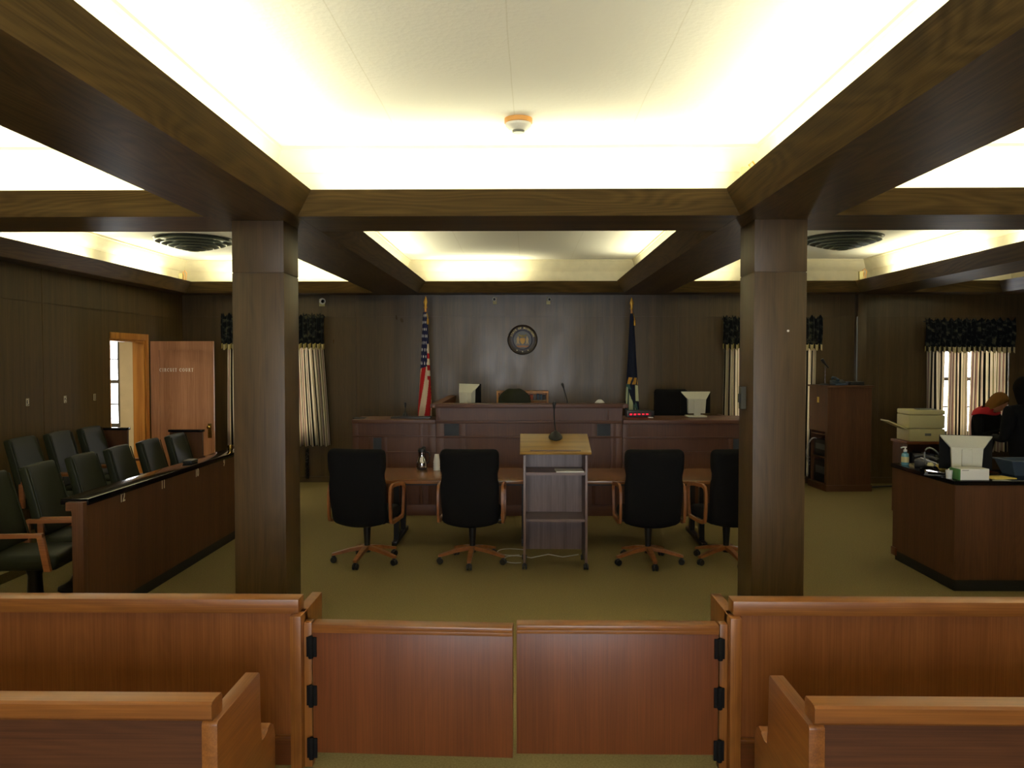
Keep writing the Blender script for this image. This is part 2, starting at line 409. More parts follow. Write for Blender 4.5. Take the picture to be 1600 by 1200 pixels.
mb = MB(); mb.prism('y', [(XR, ZB+.0045), (XR-.66, ZB+.0045), (XR-.80, ZL), (XR-.775, ZL), (XR-.645, ZB+.035), (XR, ZB+.035)], YF, YB)
struct('ceiling_beam', mb, M['beam_y'], 'dark wooden cove edge along the wall by the clerk', 'beam')
# cream upstands inside the coves with a crown moulding under the ceiling
CR = [(0, 3.50), (.014, 3.50), (.020, 3.53), (.034, 3.545), (.040, 3.58), (.062, 3.62), (.070, 3.66), (.085, 3.665), (.085, ZC-.001), (0, ZC-.001)]
def crown(mb, axis, face, sg, a, b):
    mb.prism(axis, [(face+sg*d, z) for d, z in CR], a, b)
mb = MB()
for c in LB:
    mb.box((c-.10, YF, ZB+.03), (c+.10, YB, ZC-.001)); crown(mb, 'y', c-.10, -1, YF, YB); crown(mb, 'y', c+.10, 1, YF, YB)
for c in CB:
    mb.box((XL, c-.10, ZB+.031), (XR, c+.10, ZC-.002)); crown(mb, 'x', c-.10, -1, XL, XR); crown(mb, 'x', c+.10, 1, XL, XR)
mb.box((XL, YB-.08, ZB+.032), (XR, YB-.001, ZC-.003)); crown(mb, 'x', YB-.08, -1, XL, XR)
mb.box((XL, YF+.001, ZB+.032), (XR, YF+.08, ZC-.003)); crown(mb, 'x', YF+.08, 1, XL, XR)
mb.box((XL+.001, YF, ZB+.033), (XL+.06, YB, ZC-.004)); crown(mb, 'y', XL+.06, 1, YF, YB)
mb.box((XR-.30, YF, ZB+.033), (XR-.001, YB, ZC-.004)); crown(mb, 'y', XR-.30, -1, YF, YB)
struct('trim_2', mb, M['cream'], 'cream painted cove upstands with crown moulding below the ceiling', 'moulding')

# two panelled columns
for sx, l in ((-1, 'left square walnut column between the jury box and the counsel table'), (1, 'right square walnut column beside the fourth swivel chair')):
    c = thing('column', l, 'column', (sx*2.003, 6.353, 0), 0, None, 'structure')
    MB().box((-.2, -.2, .0), (.2, .2, 2.715), .004).box((-.2, -.2, 2.721), (.2, .2, ZB-.001), .004).box((-.194, -.194, 2.70), (.194, .194, 2.73)).build('shaft', M['column'], c)
    MB().box((-.212, -.212, .0), (.212, .212, .10), .006).build('base_trim', M['wall_x'], c)
# wall phone box on the inner face of the right column
b = at(1163, 621, 6.38)
t = thing('wall_intercom', 'small grey box mounted on the side of the right column', 'intercom', (1.80, 6.36, b.z))
MB().box((-.045, -.035, -.09), (-.002, .035, .09), .005).build('case', M['dull_grey'], t)
MB().box((-.052, -.025, -.04), (-.0455, .025, .03), .002).build('cover', M['black'], t)
tag(MB().lathe([(.009, 0), (.009, .004), (.005, .006), (0, .006)], (2.06, 6.1425, 2.27), 12, Matrix.Rotation(PI/2, 3, 'X')).build('wall_button', M['white']), 'tiny white button on the front of the right column', 'button')

# ------------------------------------------------------------------ windows
def window(name, w, face, label, dirn=1, nx=3, nz=4, depth=.22, mat=None, sill=True):
    u0, u1, z0, z1 = w
    t = thing(name, label, 'window', ((u0+u1)/2, face, z0), 0, None, 'structure')
    hw = (u1-u0)/2; H = z1-z0; y0 = dirn*(depth-.12); y1 = dirn*(depth-.06)
    a, b = min(y0, y1), max(y0, y1)
    mb = MB(); fw = .06
    mb.box((-hw, a, 0), (-hw+fw, b, H)).box((hw-fw, a, 0), (hw, b, H)).box((-hw+fw, a, 0), (hw-fw, b, fw)).box((-hw+fw, a, H-fw), (hw-fw, b, H))
    mb.box((-hw+fw, a-.005, H/2-.03), (hw-fw, b+.005, H/2+.03))
    for i in range(1, nx): mb.box((-hw+2*hw*i/nx-.012, a+.01, fw), (-hw+2*hw*i/nx+.012, b-.01, H-fw))
    for j in range(1, nz):
        if j*2 != nz: mb.box((-hw+fw, a+.012, H*j/nz-.012), (hw-fw, b-.012, H*j/nz+.012))
    mb.build('window_frame', mat or M['frame_dark'], t)
    MB().box((-hw+.03, (a+b)/2-.003, .03), (hw-.03, (a+b)/2+.003, H-.03)).build('pane', M['glass'], t)
    if sill: MB().box((-hw, min(0, y0), -.02), (hw, max(0, y0), .0)).build('sill', M['casing'], t)
    return t
window('window_1', W1, YB, 'sash window behind the striped curtains beside the left column')
window('window_2', W2, YB, 'sash window behind the striped curtains beside the right column')
window('window_3', W3, YB, 'sash window behind the bright striped curtains at the clerk side')
window('window_5', RW, YF, 'wide window in the wall behind the public benches', -1, 5, 4, .2)

# curtains
STR = [(230, 214, 170), (230, 214, 170), (34, 32, 26), (214, 196, 150), (214, 196, 150), (34, 32, 26), (150, 120, 110), (228, 214, 180), (34, 32, 26), (206, 190, 120), (120, 100, 84), (232, 220, 190)]
cur_m = attr_mat('striped_curtain_cloth', .9, .42)
val_m = attr_mat('dark_floral_valance_cloth', .9, .10)
def sheet(name, mat, nu, nv, pf, cf, parent=None, thick=.0):
    bm = bmesh.new(); vs = [[bm.verts.new(pf(i/(nu-1), j/(nv-1))) for i in range(nu)] for j in range(nv)]
    for j in range(nv-1):
        for i in range(nu-1): bm.faces.new((vs[j][i], vs[j][i+1], vs[j+1][i+1], vs[j+1][i]))
    for f in bm.faces: f.smooth = True
    me = bpy.data.meshes.new(name); bm.to_mesh(me); bm.free()
    ca = me.color_attributes.new('Col', 'FLOAT_COLOR', 'POINT'); k = 0
    for j in range(nv):
        for i in range(nu): ca.data[k].color = lin(cf(i/(nu-1), j/(nv-1))); k += 1
    me.materials.append(mat)
    o = bpy.data.objects.new(name, me); COL.objects.link(o)
    if parent: o.parent = parent
    if thick:
        md = o.modifiers.new('thickness', 'SOLIDIFY'); md.thickness = thick; md.offset = 0
    return o
def curtain(x0, x1, z0, z1, y, label, flare=0.0, folds=6, nstr=22, seed=0, lean=0.0):
    rnd = random.Random(seed); ph = rnd.random()*6
    w = x1-x0; cx = (x0+x1)/2
    def pf(u, v):
        zz = z1+(z0-z1)*v
        fl = 1 + flare*v
        x = cx + (u-.5)*w*fl + lean*v + .010*math.sin(9*u+3*v+ph)
        return Vector((x, y + (.030+.012*v)*math.sin(2*PI*folds*u+ph+.6*math.sin(5*u)) + .008*math.sin(4*v+ph*2+7*u), zz + .010*math.sin(2*PI*folds*u+ph)*v))
    def cf(u, v):
        q = u*nstr*.36+seed*.37; k = int(q); f = q-k
        if f < .22: return (38, 35, 28)
        if .46 < f < .55: return (140, 130, 84)
        if .68 < f < .86: return (178, 150, 140)
        return (238, 228, 204)
    o = sheet('window_curtain', cur_m, nstr*14+1, 30, pf, cf, None, .003)
    return tag(o, label, 'curtain', 'striped window curtains')
def valance(x0, x1, z0, z1, y, label, seed):
    rnd = random.Random(seed)
    t = thing('curtain_valance', label, 'valance', ((x0+x1)/2, YB, z0), 0, 'dark patterned valances')
    w = x1-x0; H = z1-z0; n = max(8, int(w*13)); y = y-YB
    def pf(u, v):
        top = max(0, 1-v*7); e = .06 + .03*v
        x = (u-.5)*w
        zz = H*(1-v)
        zz += (.020*math.sin(2*PI*n*u*1.7+1)+.015*math.sin(2*PI*n*u*.63))*top
        wrap = max(0, (abs(u-.5)-.485)/.015)
        return Vector((x, y + .026*math.sin(2*PI*n*u+.9*math.sin(13*u)) - .03*math.sin(PI*min(1, v*1.1)) + wrap*.02, zz + .012*math.sin(2*PI*n*u)*v))
    from mathutils import noise as nz
    def cf(u, v):
        q = nz.noise(Vector((u*w*16, v*H*16, seed)))+.5*nz.noise(Vector((u*w*40, v*H*40, seed+5)))
        return (84, 82, 62) if q > .46 else (48, 51, 47) if q > .14 else (22, 24, 26)
    sheet('valance_cloth', val_m, n*14+1, 30, pf, cf, t, .003)
    def pf2(u, v):
        p = pf(u, 1.0); return Vector((p.x, p.y-.004, p.z - .085*v + .01*math.sin(2*PI*n*u)*v))
    def cf2(u, v):
        k = int(u*n*3.0+.3) % 3
        return ((176, 160, 92), (40, 37, 30), (200, 186, 140))[k]
    sheet('trim_band', val_m, n*12+1, 5, pf2, cf2, t, .003)
    MB().tube([(-w/2-.02, -.162, H*.93), (w/2+.02, -.162, H*.93)], .010, 10).build('curtain_rod', M['steel_black'], t)
    return t
CY = YB-.10
z = lambda y: at(800, y, CY).z
xx = lambda x: at(x, 600, CY).x
valance(xx(350), xx(509), z(537), z(492), CY-.11, 'dark patterned valance with striped trim above the curtains by the left column', 1)
valance(xx(1127), xx(1281), z(538), z(496), CY-.11, 'dark patterned valance with striped trim partly hidden by the right column', 2)
valance(xx(1440), xx(1579), z(542), z(500), CY-.11, 'dark patterned valance over the brightest window beyond the clerk desk', 3)
curtain(xx(354), xx(428), z(698), z(500), CY, 'striped curtain panel hanging next to the open courtroom door', .02, 7, 24, 3)
curtain(xx(434), xx(503), z(697), z(500), CY, 'striped curtain panel just right of the left column, below a wall camera', .12, 8, 26, 5, .10)
curtain(xx(1131), xx(1199), z(700), z(500), CY, 'striped curtain panel between the bench monitor and the right column', .01, 7, 22, 8)
curtain(xx(1206), xx(1273), z(742), z(500), CY, 'striped curtain panel between the right column and the tall cabinet', .01, 7, 22, 2)
curtain(xx(1446), xx(1473), z(700), z(505), CY, 'narrow striped curtain panel above the beige printer', .02, 3, 9, 6)
curtain(xx(1481), xx(1511), z(704), z(505), CY-.02, 'bright striped curtain panel in the middle of the clerk window', .04, 4, 13, 1)
curtain(xx(1517), xx(1576), z(704), z(505), CY, 'wide striped curtain panel behind the person in a red collar', .02, 6, 20, 4)
# plaited cord below the left-hand curtain
mb = MB()
for k in range(3):
    mb.tube([(xx(478)+.022*math.sin(i*.75+k*2.09), YB-.05+.016*math.cos(i*1.5+k*4.2), .57-.5*i/24) for i in range(25)], .012, 6)
tag(mb.build('hanging_braid', val_m if False else M['black']), 'dark braided cord hanging below the striped curtain by the left column', 'cord')

# ------------------------------------------------------------------ side room seen through the door
AX0, AX1, AYB = -9.2, XL-.16, 13.25
AW = (-7.62, -6.70, .92, 2.44)
mb = MB(); wall_boxes(mb, 'y', AYB, .2, AX0, AX1, 0, 2.9, [AW])
mb.box((AX0-.1, 8.0, 0), (AX0, AYB, 2.9)).box((AX0, 7.9, 0), (AX1, 8.0, 2.9)).box((AX1-.012, 8.0, 0), (AX1-.002, DY0-.0, 2.9)).box((AX1-.012, DY1, 0), (AX1-.002, AYB, 2.9)).box((AX0, 8, 2.9), (AX1, AYB, 3.0))
struct('wall_side_room', mb, M['beigewall'], 'beige wall of the side room seen through the open door', 'wall')
mb = MB(); mb.box((AX0, 8.0, -.1), (XL-.3, AYB+.2, -.001))
struct('floor_side_room', mb, M['carpet'], 'carpet of the side room beyond the open door', 'floor')
window('window_4', AW, AYB, 'bright sash window of the side room seen through the open door', 1, 2, 4, .18, M['frame_dark'])
# door casing and leaf
t = thing('door_1', 'open wooden door lettered CIRCUIT COURT, swung out beside the jury box', 'door', (XL, DY1, 0), 0, None, 'structure')
Y0, Y1 = DY0-DY1, 0.0
mb = MB()
mb.box((.001, Y1, 0), (.022, Y1+.09, DZ+.09), .004).box((.001, Y0, DZ), (.022, Y1, DZ+.09), .004)
mb.box((-.17, Y1-.03, 0), (.001, Y1-.001, DZ-.001)).box((-.17, Y0+.001, 0), (.001, Y0+.02, DZ-.001)).box((-.17, Y0+.02, DZ-.03), (.001, Y1-.03, DZ-.001))
mb.build('casing', M['casing'], t)
dx0, dx1, dy = .03, .99, .115
leaf = MB(); th = .042; st = .13
leaf.box((dx0, dy, .02), (dx0+st, dy+th, DZ-.01)).box((dx1-st, dy, .02), (dx1, dy+th, DZ-.01)).box((dx0+st, dy, .02), (dx1-st, dy+th, .26)).box((dx0+st, dy, DZ-.145), (dx1-st, dy+th, DZ-.01))
lf = leaf.build('door_leaf', M['door_z'], t)
MB().box((dx0+st, dy+.022, .26), (dx1-st, dy+th-.006, DZ-.145)).build('door_panel', M['door_z'], lf)
tp = at(275, 578, 12.065)
# serif capitals for the door sign, drawn from strokes
def serif_word(mb, word, h, mat, gap=.28):
    x = 0.0; T = .23; t = .12; s = .10
    def bx(a, b, c, d): mb.box((a*h, c*h, 0), (b*h, d*h, .02*h), mat=mat)
    def arc(cx, cy, rx, ry, a0, a1, n=14):
        p = []
        for i in range(n+1):
            a = a0+(a1-a0)*i/n; w = t+(T-t)*abs(math.cos(a))
            p.append((cx+rx*math.cos(a), cy+ry*math.sin(a), cx+(rx-w)*math.cos(a), cy+(ry-w*.8)*math.sin(a)))
        for i in range(n):
            q = [(p[i][0]*h, p[i][1]*h), (p[i+1][0]*h, p[i+1][1]*h), (p[i+1][2]*h, p[i+1][3]*h), (p[i][2]*h, p[i][3]*h)]
            mb.prism('z', q, 0, .02*h, mat=mat)
    def stem(a, lo=0, hi=1, top=True, bot=True):
        bx(a, a+T, lo, hi)
        if bot: bx(a-s, a+T+s, lo, lo+.06)
        if top: bx(a-s, a+T+s, hi-.06, hi)
    for ch in word:
        if ch == 'C': arc(x+.42, .5, .42, .5, R(42), R(318)); bx(x+.70, x+.76, .66, .92); x += .76
        elif ch == 'O': arc(x+.45, .5, .45, .5, 0, 2*PI, 24); x += .90
        elif ch == 'I': stem(x+s); x += T+2*s
        elif ch == 'T': bx(x, x+.74, .93, 1); bx(x, x+.06, .76, .95); bx(x+.68, x+.74, .76, .95); stem(x+.285, 0, 1, False); x += .74
        elif ch == 'U':
            stem(x+s, .30, 1, True, False); bx(x+.62, x+.62+t, .30, 1); bx(x+.54, x+.78, .94, 1)
            arc(x+.40, .32, .30, .32, PI, 2*PI); x += .80
        elif ch == 'R':
            stem(x+s); arc(x+.36, .75, .30, .25, -PI/2, PI/2); bx(x+.26, x+.38, .94, 1); bx(x+.26, x+.38, .5, .56)
            mb.prism('z', [((x+.36)*h, .53*h), ((x+.52)*h, .53*h), ((x+.80)*h, 0), ((x+.62)*h, 0)], 0, .02*h, mat=mat); x += .76
        elif ch == ' ': x += .40
        x += gap
    return x*h
hL = .085
fm = lambda o: frame((1, 0, 0), (0, 0, 1), (0, -1, 0), o)
mb = MB(); ww = serif_word(mb, 'CIRCUIT COURT', hL, fm((0, 0, 0)))
sc = (at(303, 578, 12.06).x-at(249, 578, 12.06).x)/ww
for v in mb.bm.verts: v.co.x = v.co.x*sc + (at(249, 578, 12.06).x-XL); v.co.z = v.co.z*.62 + tp.z-hL*.31; v.co.y += dy-.0004
mb.build('lettering', M['letter'], lf)
kx, kz = dx1-.065, at(321, 668, 12.06).z
kn = MB().box((kx-.03, dy-.004, kz-.16), (kx+.03, dy-.0005, kz+.06), .0015).build('lock_plate', M['brass'], lf)
MB().lathe([(.010, 0), (.010, .03), (.024, .04), (.028, .055), (.018, .068), (0, .07)], (kx, dy-.004, kz+.005), 18, Matrix.Rotation(PI/2, 3, 'X')).build('door_knob', M['brass'], lf)

# small number plaques on the wall over the back jury row
FX = lambda o: frame((0, 1, 0), (0, 0, 1), (1, 0, 0), o)
for px, py, s, w in ((35, 628.5, '3', 'three'), (95, 624, '2', 'two'), (142, 620.5, '1', 'one')):
    Y = (5.65+.042)*FPX/(818-px); p = at(px, py, Y)
    t = thing('number_sign', 'small wall plaque with the number '+s+' above the back jury row', 'number sign', (XL, p.y, p.z), 0, 'number plaques on the jury wall')
    MB().box((.001, -.026, -.042), (.006, .026, .042), .001).build('plate', M['pale_letter'], t)
    MB().box((.0062, -.021, -.037), (.0072, .021, .037)).build('face', M['black'], t)
    MB().text(s, .085, .001, FX((.0080, 0, 0)), offset=.001).build('numeral', M['pale_letter'], t)

# ------------------------------------------------------------------ state seal on the back wall
p = at(816.5, 531, YB)
t = thing('wall_seal', 'round dark state seal plaque with gilt lettering, high on the wall behind the judge', 'seal', (p.x, YB, p.z))
RS = .25
rx = Matrix.Rotation(PI/2, 3, 'X')
MB().lathe([(0, .002), (RS, .002), (RS, .022), (RS-.012, .034), (RS-.026, .026), (RS-.03, .024), (.165, .024), (0, .024)], (0, 0, 0), 64, rx).build('disc', plain('seal_dark_wood', (42, 30, 24), .4), t)
MB().lathe([(.150, .024), (.166, .024), (.166, .030), (.160, .033), (.152, .030)], (0, 0, 0), 64, rx, 1, 1, True).build('inner_ring', plain('seal_navy', (30, 34, 66), .5), t)
MB().lathe([(0, .0245), (.151, .0245), (.151, .0285), (0, .0285)], (0, 0, 0), 48, rx).build('field', plain('seal_blue_grey', (104, 108, 122), .6), t)
mb = MB(); word = 'STATE OF MICHIGAN'
for i, ch in enumerate(word):
    if ch == ' ': continue
    a = R(160 - i*(140/16))
    m = fm((.195*math.cos(a), -.0255, .195*math.sin(a))) @ Matrix.Rotation(a-PI/2, 4, 'Z')
    mb.text(ch, .044, .002, m, offset=.0008)
mb.build('lettering', plain('seal_gilt_letters', (206, 188, 128), .5), t)
sm_ = plain('seal_star', (226, 214, 170), .5)
for a in (-118, -90, -62):
    c = Vector((.196*math.cos(R(a)), 0, .196*math.sin(R(a))))
    pts = []
    for k in range(10):
        rr = .014 if k % 2 == 0 else .006
        pts.append((c.x+rr*math.sin(k*PI/5), c.z+rr*math.cos(k*PI/5)))
    MB().prism('y', pts, -.0275, -.0245).build('star', sm_, t)
def blob(mb, pts, y0=-.036, y1=-.0288): mb.prism('y', pts, y0, y1, .0015)
gold = plain('seal_gold_relief', (196, 152, 78), .5)
mb = MB()   # shield
blob(mb, [(-.042, .03), (.042, .03), (.044, -.01), (.03, -.05), (0, -.075), (-.03, -.05), (-.044, -.01)])
mb.build('shield', gold, t)
mb = MB()   # bird with spread wings above the shield
blob(mb, [(-.012, .04), (.012, .04), (.016, .07), (.07, .098), (.06, .066), (.03, .05), (.012, .036)]); blob(mb, [(-.012, .036), (-.03, .05), (-.06, .066), (-.07, .098), (-.016, .07), (.0, .088), (.012, .078), (.012, .036)], -.035)
mb.build('bird', plain('seal_olive_relief', (140, 122, 60), .5), t)
for sg in (-1, 1):   # antlered supporters
    mb = MB()
    blob(mb, [(sg*.050, -.075), (sg*.060, -.03), (sg*.052, .01), (sg*.066, .034), (sg*.062, .07), (sg*.072, .045), (sg*.084, .072), (sg*.082, .038), (sg*.100, .02), (sg*.092, -.03), (sg*.102, -.075), (sg*.088, -.075), (sg*.078, -.036), (sg*.066, -.075)])
    mb.build('supporter', plain('seal_buff_relief', (186, 160, 120), .5), t)
mb = MB(); blob(mb, [(-.105, -.088), (-.07, -.10), (0, -.094), (.07, -.10), (.105, -.088), (.09, -.118), (.04, -.125), (0, -.118), (-.04, -.125), (-.09, -.118)])
mb.build('ribbon', plain('seal_rust_relief', (164, 110, 70), .5), t)

# cameras mounted high on the back wall
def wallcam(px, py, label, yaw, big=1.0):
    p = at(px, py, YB-.05)
    t = thing('wall_camera', label, 'camera', (p.x, YB, p.z), 0, 'small wall cameras')
    MB().box((-.032*big, -.012, -.065), (.032*big, -.001, .055), .004).build('bracket', M['beige'], t)
    m = Matrix.Translation((0, -.018, .02)) @ Matrix.Rotation(yaw, 4, 'Z') @ Matrix.Rotation(PI/2+.15, 4, 'X')
    bd = MB().lathe([(0, -.004), (.030*big, 0), (.034*big, .02), (.034*big, .055), (.026*big, .062), (0, .062)], (0, 0, 0), 20)
    for v in bd.bm.verts: v.co = m @ v.co
    bo = bd.build('body', M['white'], t)
    ln = MB().lathe([(.020*big, .0625), (.020*big, .072), (.012*big, .068), (0, .068)], (0, 0, 0), 18)
    for v in ln.bm.verts: v.co = m @ v.co
    ln.build('lens', M['gloss_black'], t)
wallcam(502, 472, 'white wall camera above the curtain beside the left column', .5, 1.5)
wallcam(773, 469, 'small pale wall camera to the upper left of the seal', -.1)
wallcam(857, 469, 'small pale wall camera to the upper right of the seal', .25)

# ------------------------------------------------------------------ ceiling fittings
p = at(810, 190, 5.5)
t = thing('smoke_detector', 'white round smoke detector with tan base on the ceiling', 'smoke detector', (p.x, 5.5, ZC))
MB().lathe([(0, -.001), (.095, -.001), (.095, -.03), (.09, -.034), (0, -.034)], (0, 0, 0), 36).build('base', M['tan'], t)
MB().lathe([(.088, -.0345), (.088, -.05), (.06, -.078), (.055, -.08), (0, -.08)], (0, 0, 0), 36).build('body', M['white'], t)
MB().lathe([(.042, -.0805), (.042, -.092), (.038, -.096), (0, -.096)], (0, 0, 0), 24).build('sensor', M['grey'], t)
def diffuser(px, py, label):
    Y = 10.85; p = at(px, py, Y)
    t = thing('ceiling_vent', label, 'air vent', (p.x, Y, ZC), 0, 'round ceiling vents')
    for r0, z0 in ((.50, -.012), (.42, -.040), (.335, -.066), (.25, -.090), (.165, -.110), (.085, -.125)):
        MB().lathe([(r0, z0), (r0+.004, z0-.008), (r0-.012, z0-.012), (r0-.075, z0+.040), (r0-.080, z0+.036), (r0-.016, z0-.004), (r0-.010, z0)], (0, 0, -.03), 56, None, 1, 1, True).build('ring', M['ventm'], t)
    MB().lathe([(0, -.002), (.52, -.002), (.52, -.012), (0, -.012)], (0, 0, 0), 40).build('duct_face', M['black'], t)
    MB().lathe([(0, -.004), (.02, -.004), (.02, -.15), (0, -.15)], (0, 0, 0), 12).build('stem', M['ventm'], t)
diffuser(303, 366, 'round ringed ceiling vent left of the left column')
diffuser(1316, 366, 'round ringed ceiling vent right of the right column')
def lamp_bracket(px, py, Y, label):
    p = at(px, py, Y)
    t = thing('lamp_bracket', label, 'bracket', p, 0, 'lamp brackets in the ceiling coves')
    MB().box((-.03, -.03, -.17), (.03, .03, .03), .004).build('post', M['beige'], t)
    MB().tube([(.035, 0, -.12), (.05, 0, .0), (.03, 0, .05), (.055, 0, .075), (.09, 0, .03), (.07, 0, -.1)], .008, 8).build('clip', M['tan'], t)
lamp_bracket(283, 430, 12.75, 'small lamp bracket in the cove corner by the jury wall')
lamp_bracket(1345, 427, 12.75, 'small lamp bracket in the cove corner above the tall cabinet')
lamp_bracket(1164, 268, 6.02, 'small lamp bracket in the cove corner above the right column')

# ------------------------------------------------------------------ cove lamps and daylight
LC = (1.0, .95, .62)
def strip(p0, p1, w=26.0, zz=3.268):
    """one fluorescent run lying in a cove trough, tilted toward the middle of its bay"""
    p0 = Vector((*p0, zz)); p1 = Vector((*p1, zz)); d = p1-p0; c = (p0+p1)/2
    l = bpy.data.lights.new('cove_lamp', 'AREA'); l.shape = 'RECTANGLE'; l.size = d.length; l.size_y = .05
    l.energy = w*d.length*LK; l.color = LC
    o = bpy.data.objects.new('cove_lamp', l); COL.objects.link(o); o.location = c
    x = d.normalized()
    bx_ = min((-3.9, 0.0, 3.9, 7.0), key=lambda v: abs(v-c.x)) if abs(x.y) > .5 else None
    if bx_ is not None: inward = Vector((1 if bx_ > c.x else -1, 0, 0))
    else: inward = Vector((0, 1 if min((-1.9, 3.0, 9.8), key=lambda v: abs(v-c.y)) > c.y else -1, 0))
    em = (Vector((0, 0, 1))*math.cos(TILT) + inward*math.sin(TILT)).normalized()   # emission direction
    z_ = -em; y_ = z_.cross(x)
    o.matrix_world = frame(x, y_, z_, c)
    return o
TILT = R(14)
LK = .47
# ------------------------------------------------------------------ public rail, gates and benches
def rail(sx, label):
    t = thing('gallery_rail', label, 'rail', (sx*1.06, 3.98, 0), 0)
    q = lambda a, b: (min(sx*a, sx*b), max(sx*a, sx*b))
    L = 5.0 if sx < 0 else 6.4
    a, b = q(.0, L)
    MB().box((a, .012, .0), (b, .052, .779)).build('panel', M['rail_panel'], t)
    a, b = q(.022, L)
    MB().box((a, -.035, .780), (b, .07, .852), .007).build('cap_rail', M['cap_x'], t)
    a, b = q(.056, L)
    MB().box((a, -.012, .002), (b, .0115, .130)).build('baseboard', M['rail_x'], t)
    MB().box((a, -.020, .130), (b, .0115, .150), .003).build('base_cap', M['cap_x'], t)
    a, b = q(-.0, .055)
    MB().box((a, -.075, .002), (b, .35, .779), .004).build('end_post', M['cap_z'], t)
    a, b = q(-.042, -.002)
    MB().box((a, -.03, .002), (b, .03, .735), .004).build('hinge_jamb', M['cap_z'], t)
    return t
rail(-1, 'long oak rail with golden cap in front of the jury side')
rail(1, 'long oak rail with golden cap in front of the clerk desk')
def gate(sx, x_h, rz, label):
    t = thing('swing_gate', label, 'gate', (x_h, 3.955, 0), rz, 'pair of low swing gates')
    W = 1.0
    a, b = sorted((0, -sx*W))
    MB().box((a, -.022, .085), (b, .022, .694), .003).build('gate_panel', M['rail_z'], t)
    cp = MB().box((a-.0, -.040, .711), (b, .052, .737), .006)
    cp.box((a, -.034, .694), (b, .045, .712), .002).build('cap_rail', M['cap_x'], t)
    for z in (.62, .375, .11):
        h = MB().box((min(sx*.030, -sx*.022), -.032, z-.05), (max(sx*.030, -sx*.022), -.0225, z+.05), .003)
        h.lathe([(.011, -.055), (.013, -.05), (.013, .05), (.011, .055)], (sx*.006, -.034, z), 12).build('hinge', M['iron'], t)
    return t
gate(-1, -1.008, -.045, 'low oak swing gate hinged at the jury side, slightly ajar')
gate(1, 1.008, 0, 'low oak swing gate hinged at the clerk side, closed straight')
def pew(sx, label):
    t = thing('public_bench', label, 'bench', (sx*1.05, 2.84, 0), 0, 'public benches facing the rail')
    q = lambda a, b: (min(sx*a, sx*b), max(sx*a, sx*b))
    L = 4.2
    # end board: tall slab with a step forward at the seat
    a, b = q(0, .058)
    prof = [(-.04, 0), (.60, 0), (.62, .05), (.62, .40), (.60, .455), (.56, .48), (.52, .475), (.48, .45), (.435, .455), (.425, .51), (.425, .748), (.415, .758), (-.03, .758), (-.04, .748)]
    MB().prism('x', prof, a, b, .006).build('end_board', M['cap_y'], t)
    a, b = q(.060, L)
    MB().box((a, .0, .08), (b, .03, .755)).build('back_panel', M['pew'], t)
    a, b = q(.02, L)
    mb = MB(); mb.prism('x', [(-.03, .757), (.055, .757), (.062, .768), (.062, .815), (.054, .826), (.0, .829), (-.030, .827), (-.040, .818), (-.040, .768)], a, b)
    mb.build('cap_rail', M['cap_x'], t)
    a, b = q(.060, L)
    MB().prism('x', [(.031, .42), (.50, .46), (.54, .455), (.545, .43), (.50, .42), (.031, .385)], a, b).build('seat', M['rail_x'], t)
    MB().box((a, .10, .0), (b, .13, .384)).build('seat_support', M['rail_x'], t)
    return t
pew(-1, 'wooden public bench in front of the rail at the jury side')
pew(1, 'wooden public bench in front of the rail at the clerk side')

# ------------------------------------------------------------------ jury box
t = thing('jury_box_front', 'dark wooden jury box front with black ledge and numbers', 'partition', (-3.25, 5.88, 0))
LJ = 4.75
MB().box((-.05, .06, .10), (.0, LJ, .955)).build('front_panel', M['jury_z'], t)
MB().box((-.035, .06, .0), (-.012, LJ, .10)).build('kick_base', M['kick'], t)
MB().box((-.19, .055, .956), (.025, LJ, 1.005), .006).build('ledge', M['gloss_black'], t)
MB().box((-.075, .0, .0), (.012, .058, .985), .004).build('end_post', M['jury_z'], t)
MB().box((-.125, .008, .92), (-.0755, .055, .985), .004).build('end_cap', M['jury_x'], t)
for px, py, s in ((184, 777, '12'), (249, 757, '11'), (303, 739, '10'), (346, 723, '9')):
    Y = (3.25+.042)*FPX/(818-px); p = at(px, py, Y)
    MB().text(s, .115, .0015, FX((.0012, p.y-5.88, p.z)) @ Matrix.Scale(.75, 4, (1, 0, 0)), offset=.0015).build('seat_number', M['pale_letter'], t)
for px, py, Y, a, l in ((292, 671, 10.45, (-.22, .21), 'front'), (188, 668, 10.35, (-.30, .10), 'back')):
    p = at(px, py, Y)
    t = thing('jury_end_panel', 'short black-topped end panel at the far end of the '+l+' jury row', 'partition', (p.x, Y, 0), 0, 'jury box end panels')
    z0 = 0 if l == 'front' else .092
    MB().box((a[0], -.02, z0), (a[1], .02, p.z-.032)).build('panel', M['jury_z'], t)
    MB().box((a[0]-.012, -.045, p.z-.0315), (a[1]+.012, .045, p.z), .005).build('black_top', M['gloss_black'], t)
mb = MB(); mb.box((XL+.03, 5.2, .0), (-4.72, 10.6, .09))
struct('floor_jury_platform', mb, M['carpet'], 'low carpeted platform under the back jury row', 'platform')

